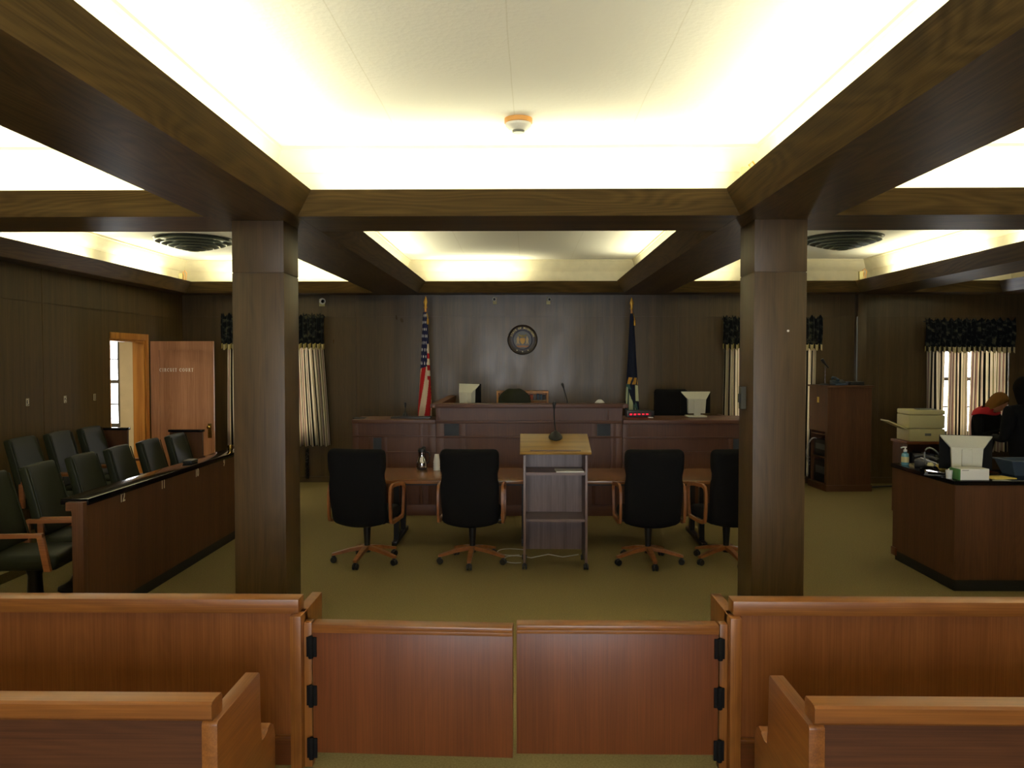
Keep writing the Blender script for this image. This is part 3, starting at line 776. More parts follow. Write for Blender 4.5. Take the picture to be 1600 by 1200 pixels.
def jury_chair(label, loc, rz):
    t = thing('juror_chair', label, 'chair', loc, rz, 'leather juror chairs')
    # pedestal
    MB().lathe([(0, 0), (.19, 0), (.19, .02), (.15, .035), (.09, .08), (.06, .16), (.052, .30), (.07, .36), (.12, .385), (0, .385)], (0, 0, 0), 24).build('pedestal', M['steel_black'], t)
    MB().cushion((0, .03, .45), (.52, .52, .12), .045, lambda p: Vector((p.x, p.y, p.z + (.02*(1-(p.x/.26)**2) if p.z > 0 else 0)))).build('seat', M['leather'], t)
    rec = Matrix.Translation((0, -.215, .50)) @ Matrix.Rotation(R(15), 4, 'X')
    def sh(p):
        return Vector((p.x*(1-.05*(p.z/.3)), p.y+.012*(p.x/.27)**2 + (.010*(1-(p.z/.32)**2) if p.y > 0 else 0), p.z + .010*(1-(p.x/.27)**2)*(1 if p.z > .2 else 0)))
    bk = MB().cushion((0, 0, .33), (.54, .075, .62), .020, sh, 8, 2, 8, rec).build('backrest', M['leather'], t)
    for s in (-1, 1):
        pp = [rec @ Vector((s*.258*(1-.05*(zz/.3)), .062, .33+zz)) for zz in (-.28, -.1, .1, .28)]
        MB().tube(pp, .006, 6).build('piping', M['leather'], bk)
        mb = MB()
        mb.box((s*.295-.024, -.20, .665), (s*.295+.024, .21, .70), .008)
        mb.prism('x', [(.215, .40), (.265, .40), (.215, .672), (.165, .672)], s*.295-.019, s*.295+.019, .004)
        mb.prism('x', [(-.22, .42), (-.17, .42), (-.18, .672), (-.225, .672)], s*.295-.017, s*.295+.017, .004)
        mb.build('armrest', M['arm_y'], t)
    return t
XF, XBK = -3.93, -4.97
jl = [('front-row leather juror chair cut off by the picture edge, nearest of its row', 6.40),
      ('front-row leather juror chair with clear arms, behind the number twelve', 7.08),
      ('front-row leather juror chair directly behind the number eleven', 7.77),
      ('front-row leather juror chair behind the number ten, third from the far end', 8.46),
      ('front-row leather juror chair before the open door, second from the far end', 9.16),
      ('front-row leather juror chair beside the front end panel, last of its row', 9.88)]
j0 = None
for i, (l, y) in enumerate(jl):
    rz = -PI/2 + R((6, 6, 5, 5, 4, 4)[i])
    if j0 is None: j0 = jury_chair(l, (XF, y, 0), rz)
    else: dup(j0, (XF, y, 0), rz, l)
for l, y in (('back-row leather juror chair under the plaque with the number three', 8.35), ('back-row leather juror chair under the plaque with the number two', 9.03), ('back-row leather juror chair under the plaque with the number one', 9.70)):
    dup(j0, (XBK, y+.12, .092), -PI/2+R(5), l)
p = at(286, 727, 8.0)
t = thing('boundary_microphone', 'flat black box lying on the jury box ledge', 'microphone', (-3.33, 8.02, 1.0055))
MB().cushion((0, 0, .018), (.10, .16, .036), .012).build('case', M['black'], t)
t = thing('metal_cup', 'small shiny metal cup at the column end of the jury ledge', 'cup', (-3.33, 9.13, 1.0055))
MB().lathe([(0, 0), (.028, 0), (.032, .03), (.034, .06), (.030, .06), (.026, .01), (0, .01)], (0, 0, 0), 18).build('body', M['brass'], t)

# ------------------------------------------------------------------ swivel chairs
def swivel_chair(label, loc, rz):
    t = thing('swivel_chair', label, 'chair', loc, rz, 'black high-back swivel chairs')
    for k in range(5):
        a = R(-90+72*k); d = Vector((math.cos(a), math.sin(a), 0)); s = Vector((-d.y, d.x, 0))
        mb = MB()
        pts = [(.025, .128, .168, .026), (.16, .112, .148, .024), (.30, .082, .110, .021), (.350, .074, .096, .019)]
        mb.rings([[d*r+s*w+Vector((0, 0, zl)), d*r-s*w+Vector((0, 0, zl)), d*r-s*w+Vector((0, 0, zh)), d*r+s*w+Vector((0, 0, zh))] for r, zl, zh, w in pts])
        lg = mb.build('base_leg', M['arm_x'], t)
        mb = MB(); c = d*.335
        for sg in (-1, 1):
            mb.lathe([(0, -.011), (.026, -.011), (.031, -.006), (.031, .006), (.026, .011), (0, .011)], c+s*sg*.016+Vector((0, 0, .0315)), 16, frame(d, (0, 0, 1), s).to_3x3())
        mb.cbox(c+Vector((0, 0, .052)), (.03, .03, .04), .008); mb.build('caster', M['black'], lg)
    MB().lathe([(0, .10), (.034, .10), (.036, .13), (.028, .15), (.030, .20), (.040, .37), (.040, .40), (0, .40)], (0, 0, 0), 20).build('gas_column', M['black'], t)
    MB().box((-.13, -.12, .40), (.13, .14, .425), .01).tube([(.12, .0, .412), (.26, -.03, .41), (.30, -.04, .405)], .007, 8).build('mechanism', M['steel_black'], t)
    MB().cushion((0, .03, .49), (.56, .54, .13), .05).build('seat', M['fabric'], t)
    rec = Matrix.Translation((0, -.235, .40)) @ Matrix.Rotation(R(5), 4, 'X')
    def sh(p):
        v = (p.z+.39)/.78
        w = 1.0
        if v > .70: w = 1.0
        w = 1 - .055*math.exp(-((v-.66)/.06)**2) - .05*max(0, (.45-v)/.45)
        y = p.y + .05*(p.x/.29)**2*(.4+.6*(1-v)) - .025*math.sin(PI*v) + (.018*math.exp(-((v-.85)/.13)**2) if p.y > 0 else -.012*math.exp(-((v-.9)/.10)**2))
        zz = p.z - (.035*(p.x/.29)**2 if v < .2 else 0)*-1
        return Vector((p.x*w, y, zz))
    MB().cushion((0, 0, .39), (.575, .13, .78), .055, sh, 8, 2, 14, rec).build('backrest', M['fabric'], t)
    for sg in (-1, 1):
        x = sg*.318
        P = [(-.19, .455), (-.205, .50), (-.215, .62), (-.21, .74), (-.19, .79), (-.14, .805), (.05, .795), (.19, .775), (.225, .745), (.23, .70), (.21, .56), (.19, .47), (.16, .445), (.0, .44), (-.14, .44)]
        sec = [(-.018, -.012), (.018, -.012), (.018, .012), (-.018, .012)]
        pts = [Vector((x, a, b)) for a, b in P]
        MB().tube(pts, 0, closed=True, section=sec, up=Vector((1, 0, 0))).build('armrest', M['arm_z'], t, angle=50)
        MB().box((min(sg*.24, sg*.30), -.07, .43), (max(sg*.24, sg*.30), .09, .45), .003).build('arm_bracket', M['steel_black'], t)
    return t
c0 = swivel_chair('black high-back swivel chair in front of the coffee jug, nearest the jury box', (-1.545, 8.05, 0), R(-9))
dup(c0, (-.475, 8.05, 0), R(-2), 'black high-back swivel chair beside the white cups, left of the lectern')
dup(c0, (1.30, 8.05, 0), R(3), 'black high-back swivel chair just right of the lectern, fully in view')
dup(c0, (2.10, 8.10, 0), R(11), 'black high-back swivel chair partly hidden by the right column')

# ------------------------------------------------------------------ counsel tables
def table(label, x, leg):
    t = thing('counsel_table', label, 'table', (x, 9.20, 0), 0, 'counsel tables before the bench')
    MB().box((-1.015, -.52, .695), (1.015, .52, .73), .004).build('table_top', M['table'], t)
    for lx in leg:
        mb = MB()
        mb.box((lx-.03, -.47, .0), (lx+.03, .42, .045), .008).box((lx-.03, -.36, .64), (lx+.03, .36, .694), .004)
        mb.box((lx-.028, -.33, .04), (lx+.028, -.25, .66)).box((lx-.028, .17, .04), (lx+.028, .25, .66))
        mb.build('leg_frame', M['steel_black'], t)
    MB().box((leg[0]+.03, -.02, .60), (leg[1]-.03, .0, .66)).build('crossbar', M['steel_black'], t)
    return t
table('wooden counsel table holding the coffee jug and white cups', -.69, (-.69, .74))
table('wooden counsel table behind the two chairs by the right column', 1.346, (-.66, .68))
p = at(660, 731, 9.60)
t = thing('coffee_jug', 'polished steel coffee jug with black lid on the counsel table', 'jug', (p.x, 9.56, .7305))
MB().lathe([(0, 0), (.062, 0), (.066, .01), (.066, .03)], (0, 0, 0), 28).build('base', M['black'], t)
MB().lathe([(.066, .030), (.068, .05), (.066, .085), (.054, .125), (.042, .155), (.040, .19), (.044, .215)], (0, 0, 0), 28).build('body', M['chrome'], t)
MB().lathe([(.046, .214), (.048, .235), (.040, .255), (.022, .262), (0, .264)], (0, 0, 0), 24).tube([(0, 0, .255), (.02, -.012, .275), (.045, -.02, .27)], .009, 8).build('lid', M['black'], t)
MB().tube([(.042, -.012, .215), (.085, -.025, .21), (.098, -.03, .17), (.085, -.025, .10), (.064, -.018, .075)], .010, 8).build('handle', M['black'], t)
p = at(683, 732, 9.56)
c0 = None
for k, l in enumerate(('bottom cup of the white stack next to the coffee jug', 'second cup up in the white stack next to the coffee jug', 'third cup up in the white stack next to the coffee jug', 'topmost cup of the white stack next to the coffee jug')):
    zz = .731+.030*k
    if c0 is None:
        c0 = tag(MB().lathe([(.0387, 0), (.0415, 0), (.0415, .004), (.0394, .005), (.0266, .098), (.025, .10), (0, .10), (0, .0985), (.0248, .0975), (.0380, .004)], (0, 0, 0), 24, None, 1, 1, True).build('foam_cup', M['foam']), l, 'cup', 'stack of white cups'); c0.location = (p.x, 9.52, zz)
    else:
        c = c0.copy(); COL.objects.link(c); c.location = (p.x, 9.52, zz); c['label'] = l

# ------------------------------------------------------------------ lectern
t = thing('lectern', 'tall open-backed lectern on casters with a sloping yellow oak top', 'lectern', (.352, 7.72, 0))
D = .46
for s in (-1, 1):
    MB().prism('x', [(0.0, .075), (D, .075), (D, 1.235), (0.0, 1.125)], s*.30-.012, s*.30+.012, .002).build('side_panel', M['lect_z'], t)
MB().box((-.287, D-.03, .11), (.287, D-.012, 1.21)).build('back_panel', M['lect_z'], t)
MB().box((-.287, .01, .93), (.287, D-.031, .955)).build('shelf', M['lect_x'], t)
MB().box((-.287, .035, .47), (.287, D-.031, .495)).build('shelf', M['lect_x'], t)
bm_ = Matrix.Translation((0, -.03, 1.135)) @ Matrix.Rotation(math.atan2(.125, .51), 4, 'X')
MB().box((-.345, 0, 0), (.345, .545, .026), .004, 2, bm_).build('reading_board', M['board'], t)
MB().box((-.245, .028, .0265), (.245, .042, .034), .002, 2, bm_).build('book_ledge', M['lect_x'], t)
for sx in (-1, 1):
    for y in (.04, D-.04):
        mb = MB()
        for sg in (-1, 1): mb.lathe([(0, -.010), (.024, -.010), (.029, -.005), (.029, .005), (.024, .010), (0, .010)], (sx*.30+sg*.014, y, .0295), 14, Matrix.Rotation(PI/2, 3, 'Y'))
        mb.cbox((sx*.30, y, .058), (.024, .03, .034)).build('caster', M['black'], t)
def gooseneck(name, label, loc, tip, base_r=.055, ctrl=None, rot=None):
    t = thing(name, label, 'microphone', loc)
    bb = MB().lathe([(0, 0), (base_r*1.1, 0), (base_r*1.1, .012), (base_r, .022), (base_r*.72, .045), (base_r*.35, .06), (base_r*.2, .075), (0, .075)], (0, 0, 0), 24, None, .85, 1.15)
    if rot is not None:
        for v in bb.bm.verts: v.co = rot @ v.co
    bb.build('base', M['black'], t)
    tip = Vector(tip); ctrl = Vector(ctrl) if ctrl else Vector((0, 0, tip.z*.7))
    pts = bez((0, 0, .05), (0, 0, tip.z*.3), ctrl, tip, 14)
    MB().tube(pts, .0065, 8).build('stem', M['black'], t)
    d = (pts[-1]-pts[-2]).normalized(); x = d.orthogonal().normalized()
    MB().lathe([(0, -.01), (.011, -.005), (.014, .02), (.017, .035), (.018, .05), (.012, .066), (0, .07)], tip, 14, frame(x, d.cross(x), d).to_3x3()).build('head', M['black'], t)
    return t
lp = at(868, 682, 8.08)
yl = 8.08-7.72; bz = 1.135 + .026 + (yl+.03)*math.tan(math.atan2(.125, .51)) + .004
gooseneck('gooseneck_microphone', 'black gooseneck microphone on the sloping lectern top', (lp.x, 8.08, bz), (-.015, 0, .30), .075, (-.02, 0, .2), Matrix.Rotation(math.atan2(.125, .51), 3, 'X'))
t = thing('paper_sheaf', 'thin white papers lying on the upper lectern shelf', 'paper', (.49, 7.78, .9555), .05)
MB().box((-.13, -.03, 0), (.14, .18, .010)).build('sheets', M['paper'], t)
mb = MB()
mb.tube(bez((.02, 8.0, .006), (-.25, 7.9, .006), (-.22, 8.5, .006), (.12, 8.2, .006)), .005, 6)
mb.tube([(.12, 8.2, .006), (.30, 8.26, .03), (.45, 8.24, .006), (.62, 8.35, .006)], .005, 6)
tag(mb.build('power_cable', M['cable']), 'pale grey cable looping on the carpet by the lectern foot', 'cable')
mb = MB(); mb.tube(bez((.0, 8.32, .006), (-.3, 8.2, .006), (-.34, 8.75, .006), (.05, 8.55, .006)), .004, 6)
tag(mb.build('power_cable', M['cable']), 'second thin pale cable on the carpet behind the lectern foot', 'cable')
# ------------------------------------------------------------------ bench
FB = 10.46
PLAT = .40
mb = MB(); mb.box((-2.16, 10.62, 0), (3.02, YB-.025, PLAT))
struct('floor_bench_platform', mb, M['carpet'], 'raised carpeted platform behind the judge bench', 'platform')
def front(t, x0, x1, zt, lines, verts, grilles, capover=.06, depth=.70, zl=None):
    """panelled bench front at local y = 0, top at zt"""
    MB().box((x0, .0, .0), (x1, .03, zt-.05)).build('front_panel', M['bench_z'], t)
    MB().box((x0-(capover if capover else 0)*0, -.05, zt-.05), (x1, depth, zt), .006).build('top_ledge', M['bench_x'], t)
    for z, h, pr in lines:
        MB().box((x0, -pr, z-h/2), (x1, -.0005, z+h/2), .004).build('moulding', M['bench_x'], t)
    for a, b, z0, z1 in verts:
        MB().box((a, -.012, z0), (b, -.0006, z1), .002).build('stile', M['bench_z'], t)
    for a, b, z0, z1 in grilles:
        MB().box((a, -.010, z0), (b, -.0007, z1), .002).build('speaker_grille', M['grille'], t)
t = thing('judge_bench', 'tall central judge bench of reddish wood with two dark grilles', 'judge bench', (.115, FB, 0))
front(t, -1.22, 1.22, 1.47, [(1.235, .035, .03), (1.035, .025, .018), (.07, .14, .012)],
      [(-1.22, -1.12, .15, 1.22), (-.91, -.83, .15, 1.215), (.82, .87, .15, 1.215), (1.07, 1.12, .15, 1.215), (1.14, 1.22, .15, 1.215), (-1.22, -1.16, 1.26, 1.415), (1.0, 1.04, 1.26, 1.415), (-.05, .0, .15, 1.02)],
      [(-1.11, -.92, 1.055, 1.21), (.89, 1.06, 1.055, 1.21)], depth=.26)
MB().box((-1.22, .03, 0), (-1.18, 2.55, 1.42)).build('side_panel', M['bench_z'], t)
MB().box((1.18, .03, 0), (1.22, 1.0, 1.20)).build('side_panel', M['bench_z'], t)
MB().box((-1.29, .26, 1.42), (-1.17, 2.55, 1.47), .006).build('side_ledge', M['bench_y'], t)
MB().box((-1.18, .03, 1.20), (1.18, 1.30, 1.235)).build('desk_top', M['bench_x'], t)
MB().box((-1.29, -.05, 1.42), (-1.22, .26, 1.47), .005).box((1.22, -.05, 1.42), (1.29, .26, 1.47), .005).build('ledge_end', M['bench_x'], t)
t = thing('witness_stand', 'lower reddish wooden wing left of the judge bench with one dark grille', 'witness stand', (-1.66, FB, 0))
front(t, -.545, .552, 1.265, [(1.045, .022, .018), (.835, .022, .014), (.07, .14, .012)],
      [(-.545, -.47, .15, 1.21), (-.33, -.27, .85, 1.03), (-.14, -.09, .15, 1.03), (.33, .38, .15, 1.21), (.45, .552, .15, 1.21)],
      [(-.325, -.165, .86, 1.025)], depth=.62)
MB().box((-.545, .03, 0), (-.505, .62, 1.215)).build('side_panel', M['bench_z'], t)
t = thing('clerk_bench', 'lower reddish wooden wing right of the judge bench with monitor and red clock', 'bench', (2.20, FB, 0))
front(t, -.86, .86, 1.265, [(1.03, .022, .018), (.84, .022, .014), (.07, .14, .012)],
      [(-.86, -.76, .15, 1.21), (-.30, -.25, .15, .83), (.30, .35, .15, .83), (.76, .86, .15, 1.21), (.52, .57, .85, 1.02)],
      [(.58, .74, .85, 1.02)], depth=.80)
MB().box((.82, .03, 0), (.86, 1.9, 1.215)).build('side_panel', M['bench_z'], t)

def monitor(label, loc, rz, w=.42, h=.36, stand=.10, curved=True):
    """flat panel seen from behind: tapering pale back, black bezel, neck and foot; screen faces +y"""
    t = thing('computer_monitor', label, 'monitor', loc, rz, 'pale computer monitors')
    z0 = stand; z1 = stand+h
    MB().box((-w/2, .045, z0), (w/2, .075, z1), .006).build('bezel', M['matte_black'], t)
    MB().box((-w/2+.02, .0752, z0+.02), (w/2-.02, .0765, z1-.02)).build('screen', M['gloss_black'], t)
    mb = MB(); a = w*.5-.004; b_ = w*.30
    # sloping top plate narrowing to a slim central housing
    mb.rings([[Vector((-a, .0445, z1-.002)), Vector((a, .0445, z1-.002)), Vector((a, .0445, z1-.014)), Vector((-a, .0445, z1-.014))],
              [Vector((-b_, -.04, z1-h*.34)), Vector((b_, -.04, z1-h*.34)), Vector((b_, -.03, z1-h*.38)), Vector((-b_, -.03, z1-h*.38))]])
    mb.rings([[Vector((-b_, -.04, z1-h*.335)), Vector((b_, -.04, z1-h*.335)), Vector((b_, .0445, z1-.04)), Vector((-b_, .0445, z1-.04))],
              [Vector((-b_*.92, -.03, z0+.004)), Vector((b_*.92, -.03, z0+.004)), Vector((b_*.92, .0445, z0+.004)), Vector((-b_*.92, .0445, z0+.004))]])
    mb.build('back_shell', M['monitor'], t)
    MB().box((-.045, -.055, .02), (.045, -.031, z0+h*.62), .008).build('neck', M['monitor'], t)
    MB().cushion((0, .03, .012), (.26, .22, .024), .010).build('foot', M['monitor'], t)
    return t
p = at(1088, 654, 10.95)
monitor('pale monitor seen from behind on the clerk wing of the bench', (p.x, 10.95, 1.2655), R(3), .41, .30, .05)
p = at(730, 630, 11.15)
monitor('pale monitor turned sideways on the judge desk', (p.x, 11.12, 1.2355), R(-40), .40, .36, .12)
# red display clock
p = at(998, 650, 10.85)
t = thing('display_clock', 'black box with a glowing red row of digits on the bench wing', 'clock', (p.x+.01, 10.85, 1.2655), .03)
MB().box((-.17, 0, .004), (.20, .16, .095), .008).build('case', M['black'], t)
MB().box((-.155, -.0015, .018), (.16, -.0002, .075)).build('window', plain('dark_red_filter', (60, 4, 12), .3), t)
mb = MB()
for k in range(5):
    x = -.115+k*.055
    mb.box((x-.014, -.004, .040), (x+.014, -.0018, .051))
for x in (-.115, -.060): mb.box((x-.016, -.004, .034), (x+.010, -.0018, .0395))
mb.build('digits', M['led'], t)
MB().box((.10, -.10, .0), (.17, -.05, .012), .003).build('foot_plate', M['white'], t)
# chairs behind the bench
def bench_chair(label, loc, rz, round_top=True):
    t = thing('bench_chair', label, 'chair', loc, rz, 'dark chairs behind the bench')
    def sh(p):
        v = (p.z+.35)/.7
        w = (1-.62*max(0, (v-.72)/.28)**2.2) if round_top else 1
        return Vector((p.x*w, p.y+.05*(p.x/.25)**2, p.z))
    MB().cushion((0, -.20, .86), (.50, .11, .70), .05, sh, 8, 2, 12, Matrix.Translation((0, -.2, .5)) @ Matrix.Rotation(R(8), 4, 'X') @ Matrix.Translation((0, .2, -.5))).build('backrest', M['leather'] if round_top else M['fabric'], t)
    MB().cushion((0, .05, .46), (.52, .50, .12), .05).build('seat', M['leather'] if round_top else M['fabric'], t)
    MB().lathe([(0, .03), (.28, .03), (.28, .05), (.06, .10), (.035, .14), (.035, .40), (0, .40)], (0, 0, 0), 20).build('pedestal', M['black'], t)
    for k in range(5):
        a = 2*PI*k/5; MB().lathe([(0, -.01), (.015, -.01), (.015, .01), (0, .01)], (.24*math.cos(a), .24*math.sin(a), .0155), 10, Matrix.Rotation(PI/2, 3, 'Y')).build('caster', M['black'], t)
    return t
p = at(806, 610, 12.05)
bench_chair('rounded dark leather chair behind the judge desk', (p.x, 12.0, PLAT), PI+R(6))
p = at(1048, 625, 11.75)
bench_chair('black square-backed chair behind the clerk wing of the bench', (p.x, 11.78, PLAT), PI-R(12), False)
# bookcase against the wall behind the judge
p0 = at(776, 611, 13.0); p1 = at(857, 611, 13.0); zt = p0.z
t = thing('low_bookcase', 'low wooden bookcase against the wall behind the judge chair', 'bookcase', ((p0.x+p1.x)/2, 12.98, PLAT))
hw = (p1.x-p0.x)/2; h = zt-PLAT
mb = MB(); mb.box((-hw, 0, 0), (-hw+.03, .28, h)).box((hw-.03, 0, 0), (hw, .28, h)).box((-hw+.03, 0, h-.03), (hw-.03, .28, h)).box((-hw+.03, .265, 0), (hw-.03, .28, h-.03))
mb.box((-hw+.03, 0, 0), (hw-.03, .265, .06))
mb.build('carcass', M['casing'], t)
zs = at(838, 625, 12.98).z-PLAT
MB().box((-hw+.03, .0, zs-.02), (hw-.03, .265, zs)).build('shelf', M['board'], t)
MB().box((-hw+.03, .0, zs-.42), (hw-.03, .265, zs-.40)).build('shelf', M['board'], t)
bx = at(833, 618, 12.98).x
cols = [(120, 36, 36), (60, 58, 70), (150, 60, 44), (90, 84, 96), (44, 62, 84), (54, 76, 96), (40, 40, 48)]
nm = ['dark red', 'charcoal', 'rust red', 'grey', 'dark blue', 'pale blue', 'black']
for k in range(7):
    bh = (.115, .095, .11, .10, .12, .11, .10)[k]; wd = .042
    tag(MB().box((bx-.15+k*.052, 13.0, PLAT+zs+.0008), (bx-.15+k*.052+wd, 13.16, PLAT+zs+bh*.78), .003).build('book', plain('cover_'+nm[k].replace(' ', '_'), cols[k], .6)), nm[k]+' book on the shelf behind the judge chair', 'book', 'books on the low bookcase')
gooseneck('gooseneck_microphone', 'thin gooseneck microphone leaning left on the judge desk', (at(889, 630, 11.0).x, 11.0, 1.2355), (-.075, 0, .43), .05, (-.03, 0, .30))
t = thing('tissue_box', 'white tissue poking up on the judge desk', 'tissue box', (at(937, 628, 11.05).x, 11.05, 1.2355))
MB().box((-.11, -.06, 0), (.11, .06, .20), .004).build('box', M['beige'], t)
mb = MB(); mb.rings([[Vector((.07*math.cos(a)*q[0]+.01*math.sin(3*a), .035*math.sin(a)*q[0], .2005+q[1])) for a in [2*PI*i/14 for i in range(14)]] for q in ((1, 0), (.9, .025), (.55, .05), (.15, .065))])
mb.build('tissue', M['paper'], t)
def desk_phone(name, label, loc, rz, mat):
    t = thing(name, label, 'telephone', loc, rz, 'desk telephones')
    MB().prism('x', [(-.10, 0), (.10, 0), (.10, .075), (.07, .08), (-.10, .025)], -.10, .10, .006).build('base', mat, t)
    MB().prism('x', [(-.085, .0295), (.06, .078), (.055, .086), (-.09, .0375)], -.0, .085, .003).build('keypad', M['grey'], t)
    MB().tube(bez((-.055, -.10, .075), (-.055, -.06, .105), (-.055, .05, .135), (-.055, .10, .105), 10), [.024, .026, .018, .016, .016, .016, .016, .016, .018, .026, .024], 10).build('handset', mat, t)
    return t
p = at(705, 626, 11.4)
t = desk_phone('desk_telephone', 'dark telephone at the end of the judge desk beside the monitor', (-.94, 11.62, 1.2355), 0, M['black'])
# items on the witness wing
t = thing('flat_folder', 'flat black folder on top of the left bench wing', 'folder', (at(644, 652, 10.72).x, 10.72, 1.2655))
MB().box((-.27, -.12, .0), (.26, .10, .022), .005).build('cover', M['black'], t)
gooseneck('gooseneck_microphone', 'short gooseneck microphone on the left bench wing', (at(633, 652, 10.95).x, 10.95, 1.2655), (.0, -.0, .13), .045, (0, 0, .08))
t = thing('note_pad', 'small dark pad at the outer end of the left bench wing', 'pad', (at(562, 653, 10.65).x, 10.65, 1.2655))
MB().box((-.08, -.06, 0), (.08, .06, .012), .003).build('pad', M['black'], t)

# ------------------------------------------------------------------ flags
flag_m = attr_mat('flag_cloth', .75, .05)
def flag(label, px, ptop, pbot, Y, cf, wtop, wbot, seed, sk):
    pt = at(px, ptop, Y); pb = at(px, pbot, Y)
    t = thing('standing_flag', label, 'flag', (pt.x, Y, PLAT), 0, 'flags on poles beside the judge')
    H = pt.z-PLAT; zb = pb.z-PLAT-.12; z1 = H-.06
    MB().tube([(0, 0, .05), (0, 0, H)], .016, 12).build('pole', M['casing'], t)
    MB().lathe([(0, H), (.02, H), (.03, H+.02), (.018, H+.035), (.022, H+.06), (.034, H+.10), (.012, H+.17), (0, H+.20)], (0, 0, 0), 16, None, 1, .5).build('finial', M['gold'], t)
    MB().lathe([(0, 0), (.17, 0), (.17, .02), (.12, .04), (.04, .06), (.03, .10), (0, .10)], (0, 0, 0), 28).build('stand', M['gold'], t)
    rnd = random.Random(seed)
    def pf(u, v):
        w = wtop+(wbot-wtop)*min(1, v*1.15)**.8
        a = u*PI*1.25 - .35
        xx_ = (-math.cos(a))*.5*w + sk*v
        fold = .016*math.sin(u*17+seed)*min(1, v*2)
        return Vector((xx_ + .010*math.sin(3*v+u*5), -.022 - math.sin(max(0, a))*.45*w*.55 - fold - .012, z1+(zb-z1)*v - .03*u*v))
    sheet('cloth', flag_m, 72, 150, pf, cf, t, .004)
    MB().tube([(.01, -.04, H-.05), (.035, -.05, H-.12), (.04, -.05, H-.16)], .008, 8).lathe([(.004, -.02), (.016, -.015), (.020, -.07), (.018, -.10), (0, -.10)], (.04, -.05, H-.15), 12).build('tassel', M['gold'], t)
    return t
def us(u, v):
    q = u
    if v > .62 and q > .86 and int(v*60) % 2 == 0: return (206, 170, 60)
    if q < .72-.10*v and v < .50-.05*q:
        g = (q*6, v*17); r = int(g[1]); fx = g[0]+.5*(r % 2)-int(g[0]+.5*(r % 2)); fy = g[1]-r
        return (226, 224, 220) if (fx-.5)**2+((fy-.5)*1.0)**2 < .045 else (30, 34, 70)
    if q >= .72-.10*v and v < .30: return (30, 34, 70) if v < .27 else (224, 212, 190)
    if q >= .72-.10*v and v < .58: return (176, 32, 40) if int((v-.30)*20) % 2 else (228, 218, 196)
    k = (u*4.2+v*3.2)
    return (172, 30, 36) if int(k) % 2 else (226, 206, 178)
def mi(u, v):
    if u > .90 and v < .45: return (190, 150, 54)
    if v < .10 and u > .7: return (200, 140, 54)
    c = (22, 28, 48)
    if .575 < v < .635 and .25 < u < .9 and math.sin(u*23+v*40) > -.5: return (196, 146, 60)
    if .635 < v < .90:
        s = math.sin((v-.60)*22 + u*3.0) + .5*math.sin(u*9 - v*14)
        d = abs(u-.15-1.7*(v-.66))
        if d < .16 and .66 < v < .88: return (178, 184, 150) if math.sin(u*30) > -.4 else (60, 84, 84)
        if abs(u-.78) < .12 and .64 < v < .78: return (196, 198, 160)
        if d < .30 and s > .4: return (60, 92, 92)
    return c
flag('draped striped and starred national flag on a pole left of the bench', 665, 482, 655, 12.55, us, .07, .21, 2, -.02)
flag('draped dark blue state flag with pale emblem on a pole right of the bench', 987, 484, 650, 12.55, mi, .06, .22, 5, .0)

# ------------------------------------------------------------------ tall cabinet by the right window
t = thing('media_cabinet', 'tall wooden cabinet with open side, standing by the back wall right of the column', 'cabinet', (4.75, 12.44, 0), R(4))
W, DD, H = .70, .66, 1.62
MB().box((-.015, -.015, .0), (W+.015, DD, .10), .004).build('plinth', M['jury_x'], t)
MB().box((0, 0, .10), (W, .025, H)).build('front_panel', M['jury_z'], t)
MB().box((W-.025, .0255, .10), (W, DD, H)).build('side_panel', M['jury_z'], t)
MB().box((0, .0255, .92), (.025, DD, H)).box((0, .0255, .10), (.025, .08, .92)).build('side_panel', M['jury_z'], t)
MB().box((.0255, DD-.025, .10), (W-.0255, DD, H)).build('back_panel', M['jury_z'], t)
MB().box((-.03, -.03, H), (W+.03, DD+.02, H+.03), .006).build('top', M['jury_x'], t)
MB().box((.026, .05, .86), (W-.026, DD-.03, .88)).box((.026, .05, .50), (W-.026, DD-.03, .515)).build('shelf', M['jury_x'], t)
MB().box((-.002, .30, 1.37), (-.0003, .37, 1.46)).build('notice', M['yellow'], t)
MB().lathe([(0, 0), (.012, 0), (.014, .012), (0, .016)], (0, .62, 1.12), 12, Matrix.Rotation(-PI/2, 3, 'Y')).build('knob', M['chrome'], t)
for nme, lab, z0, hh in (('audio_player', 'black equipment unit on the upper shelf inside the tall cabinet', .881, .0), ('audio_amplifier', 'large black equipment unit low inside the tall cabinet', .5155, .0)):
    q = thing(nme, lab, 'equipment', (4.75, 12.44, z0-(.26 if nme == 'audio_player' else .0)-(0 if nme == 'audio_player' else 0)), R(4))
    q.location.z = .516 if nme == 'audio_player' else .101
    hh = .26 if nme == 'audio_player' else .34
    MB().box((.06, .10, .0005), (W-.07, DD-.06, hh), .006).build('case', M['black'], q)
    MB().box((.0585, .14, hh*.4), (.0598, DD-.12, hh*.75)).build('panel', M['grey'], q)
mb = MB()
for k in range(3): mb.tube(bez((4.70, 12.75+.05*k, .80), (4.55, 12.7, .9-.05*k), (4.50, 12.8, .5), (4.68, 13.0, .35+.06*k)), .007, 6)
tag(mb.build('cable_bundle', M['cable']), 'loop of pale cables hanging from the open side of the tall cabinet', 'cable')
T4 = Matrix.Translation((4.75, 12.44, 0)) @ Matrix.Rotation(R(4), 4, 'Z')
def on(x, y, z=H+.0305): return T4 @ Vector((x, y, z))
t = thing('stand_microphone', 'black microphone on a small stand atop the tall cabinet', 'microphone', on(.07, .25))
MB().lathe([(0, 0), (.09, 0), (.09, .012), (.02, .025), (.010, .03), (0, .03)], (0, 0, 0), 20).build('base', M['black'], t)
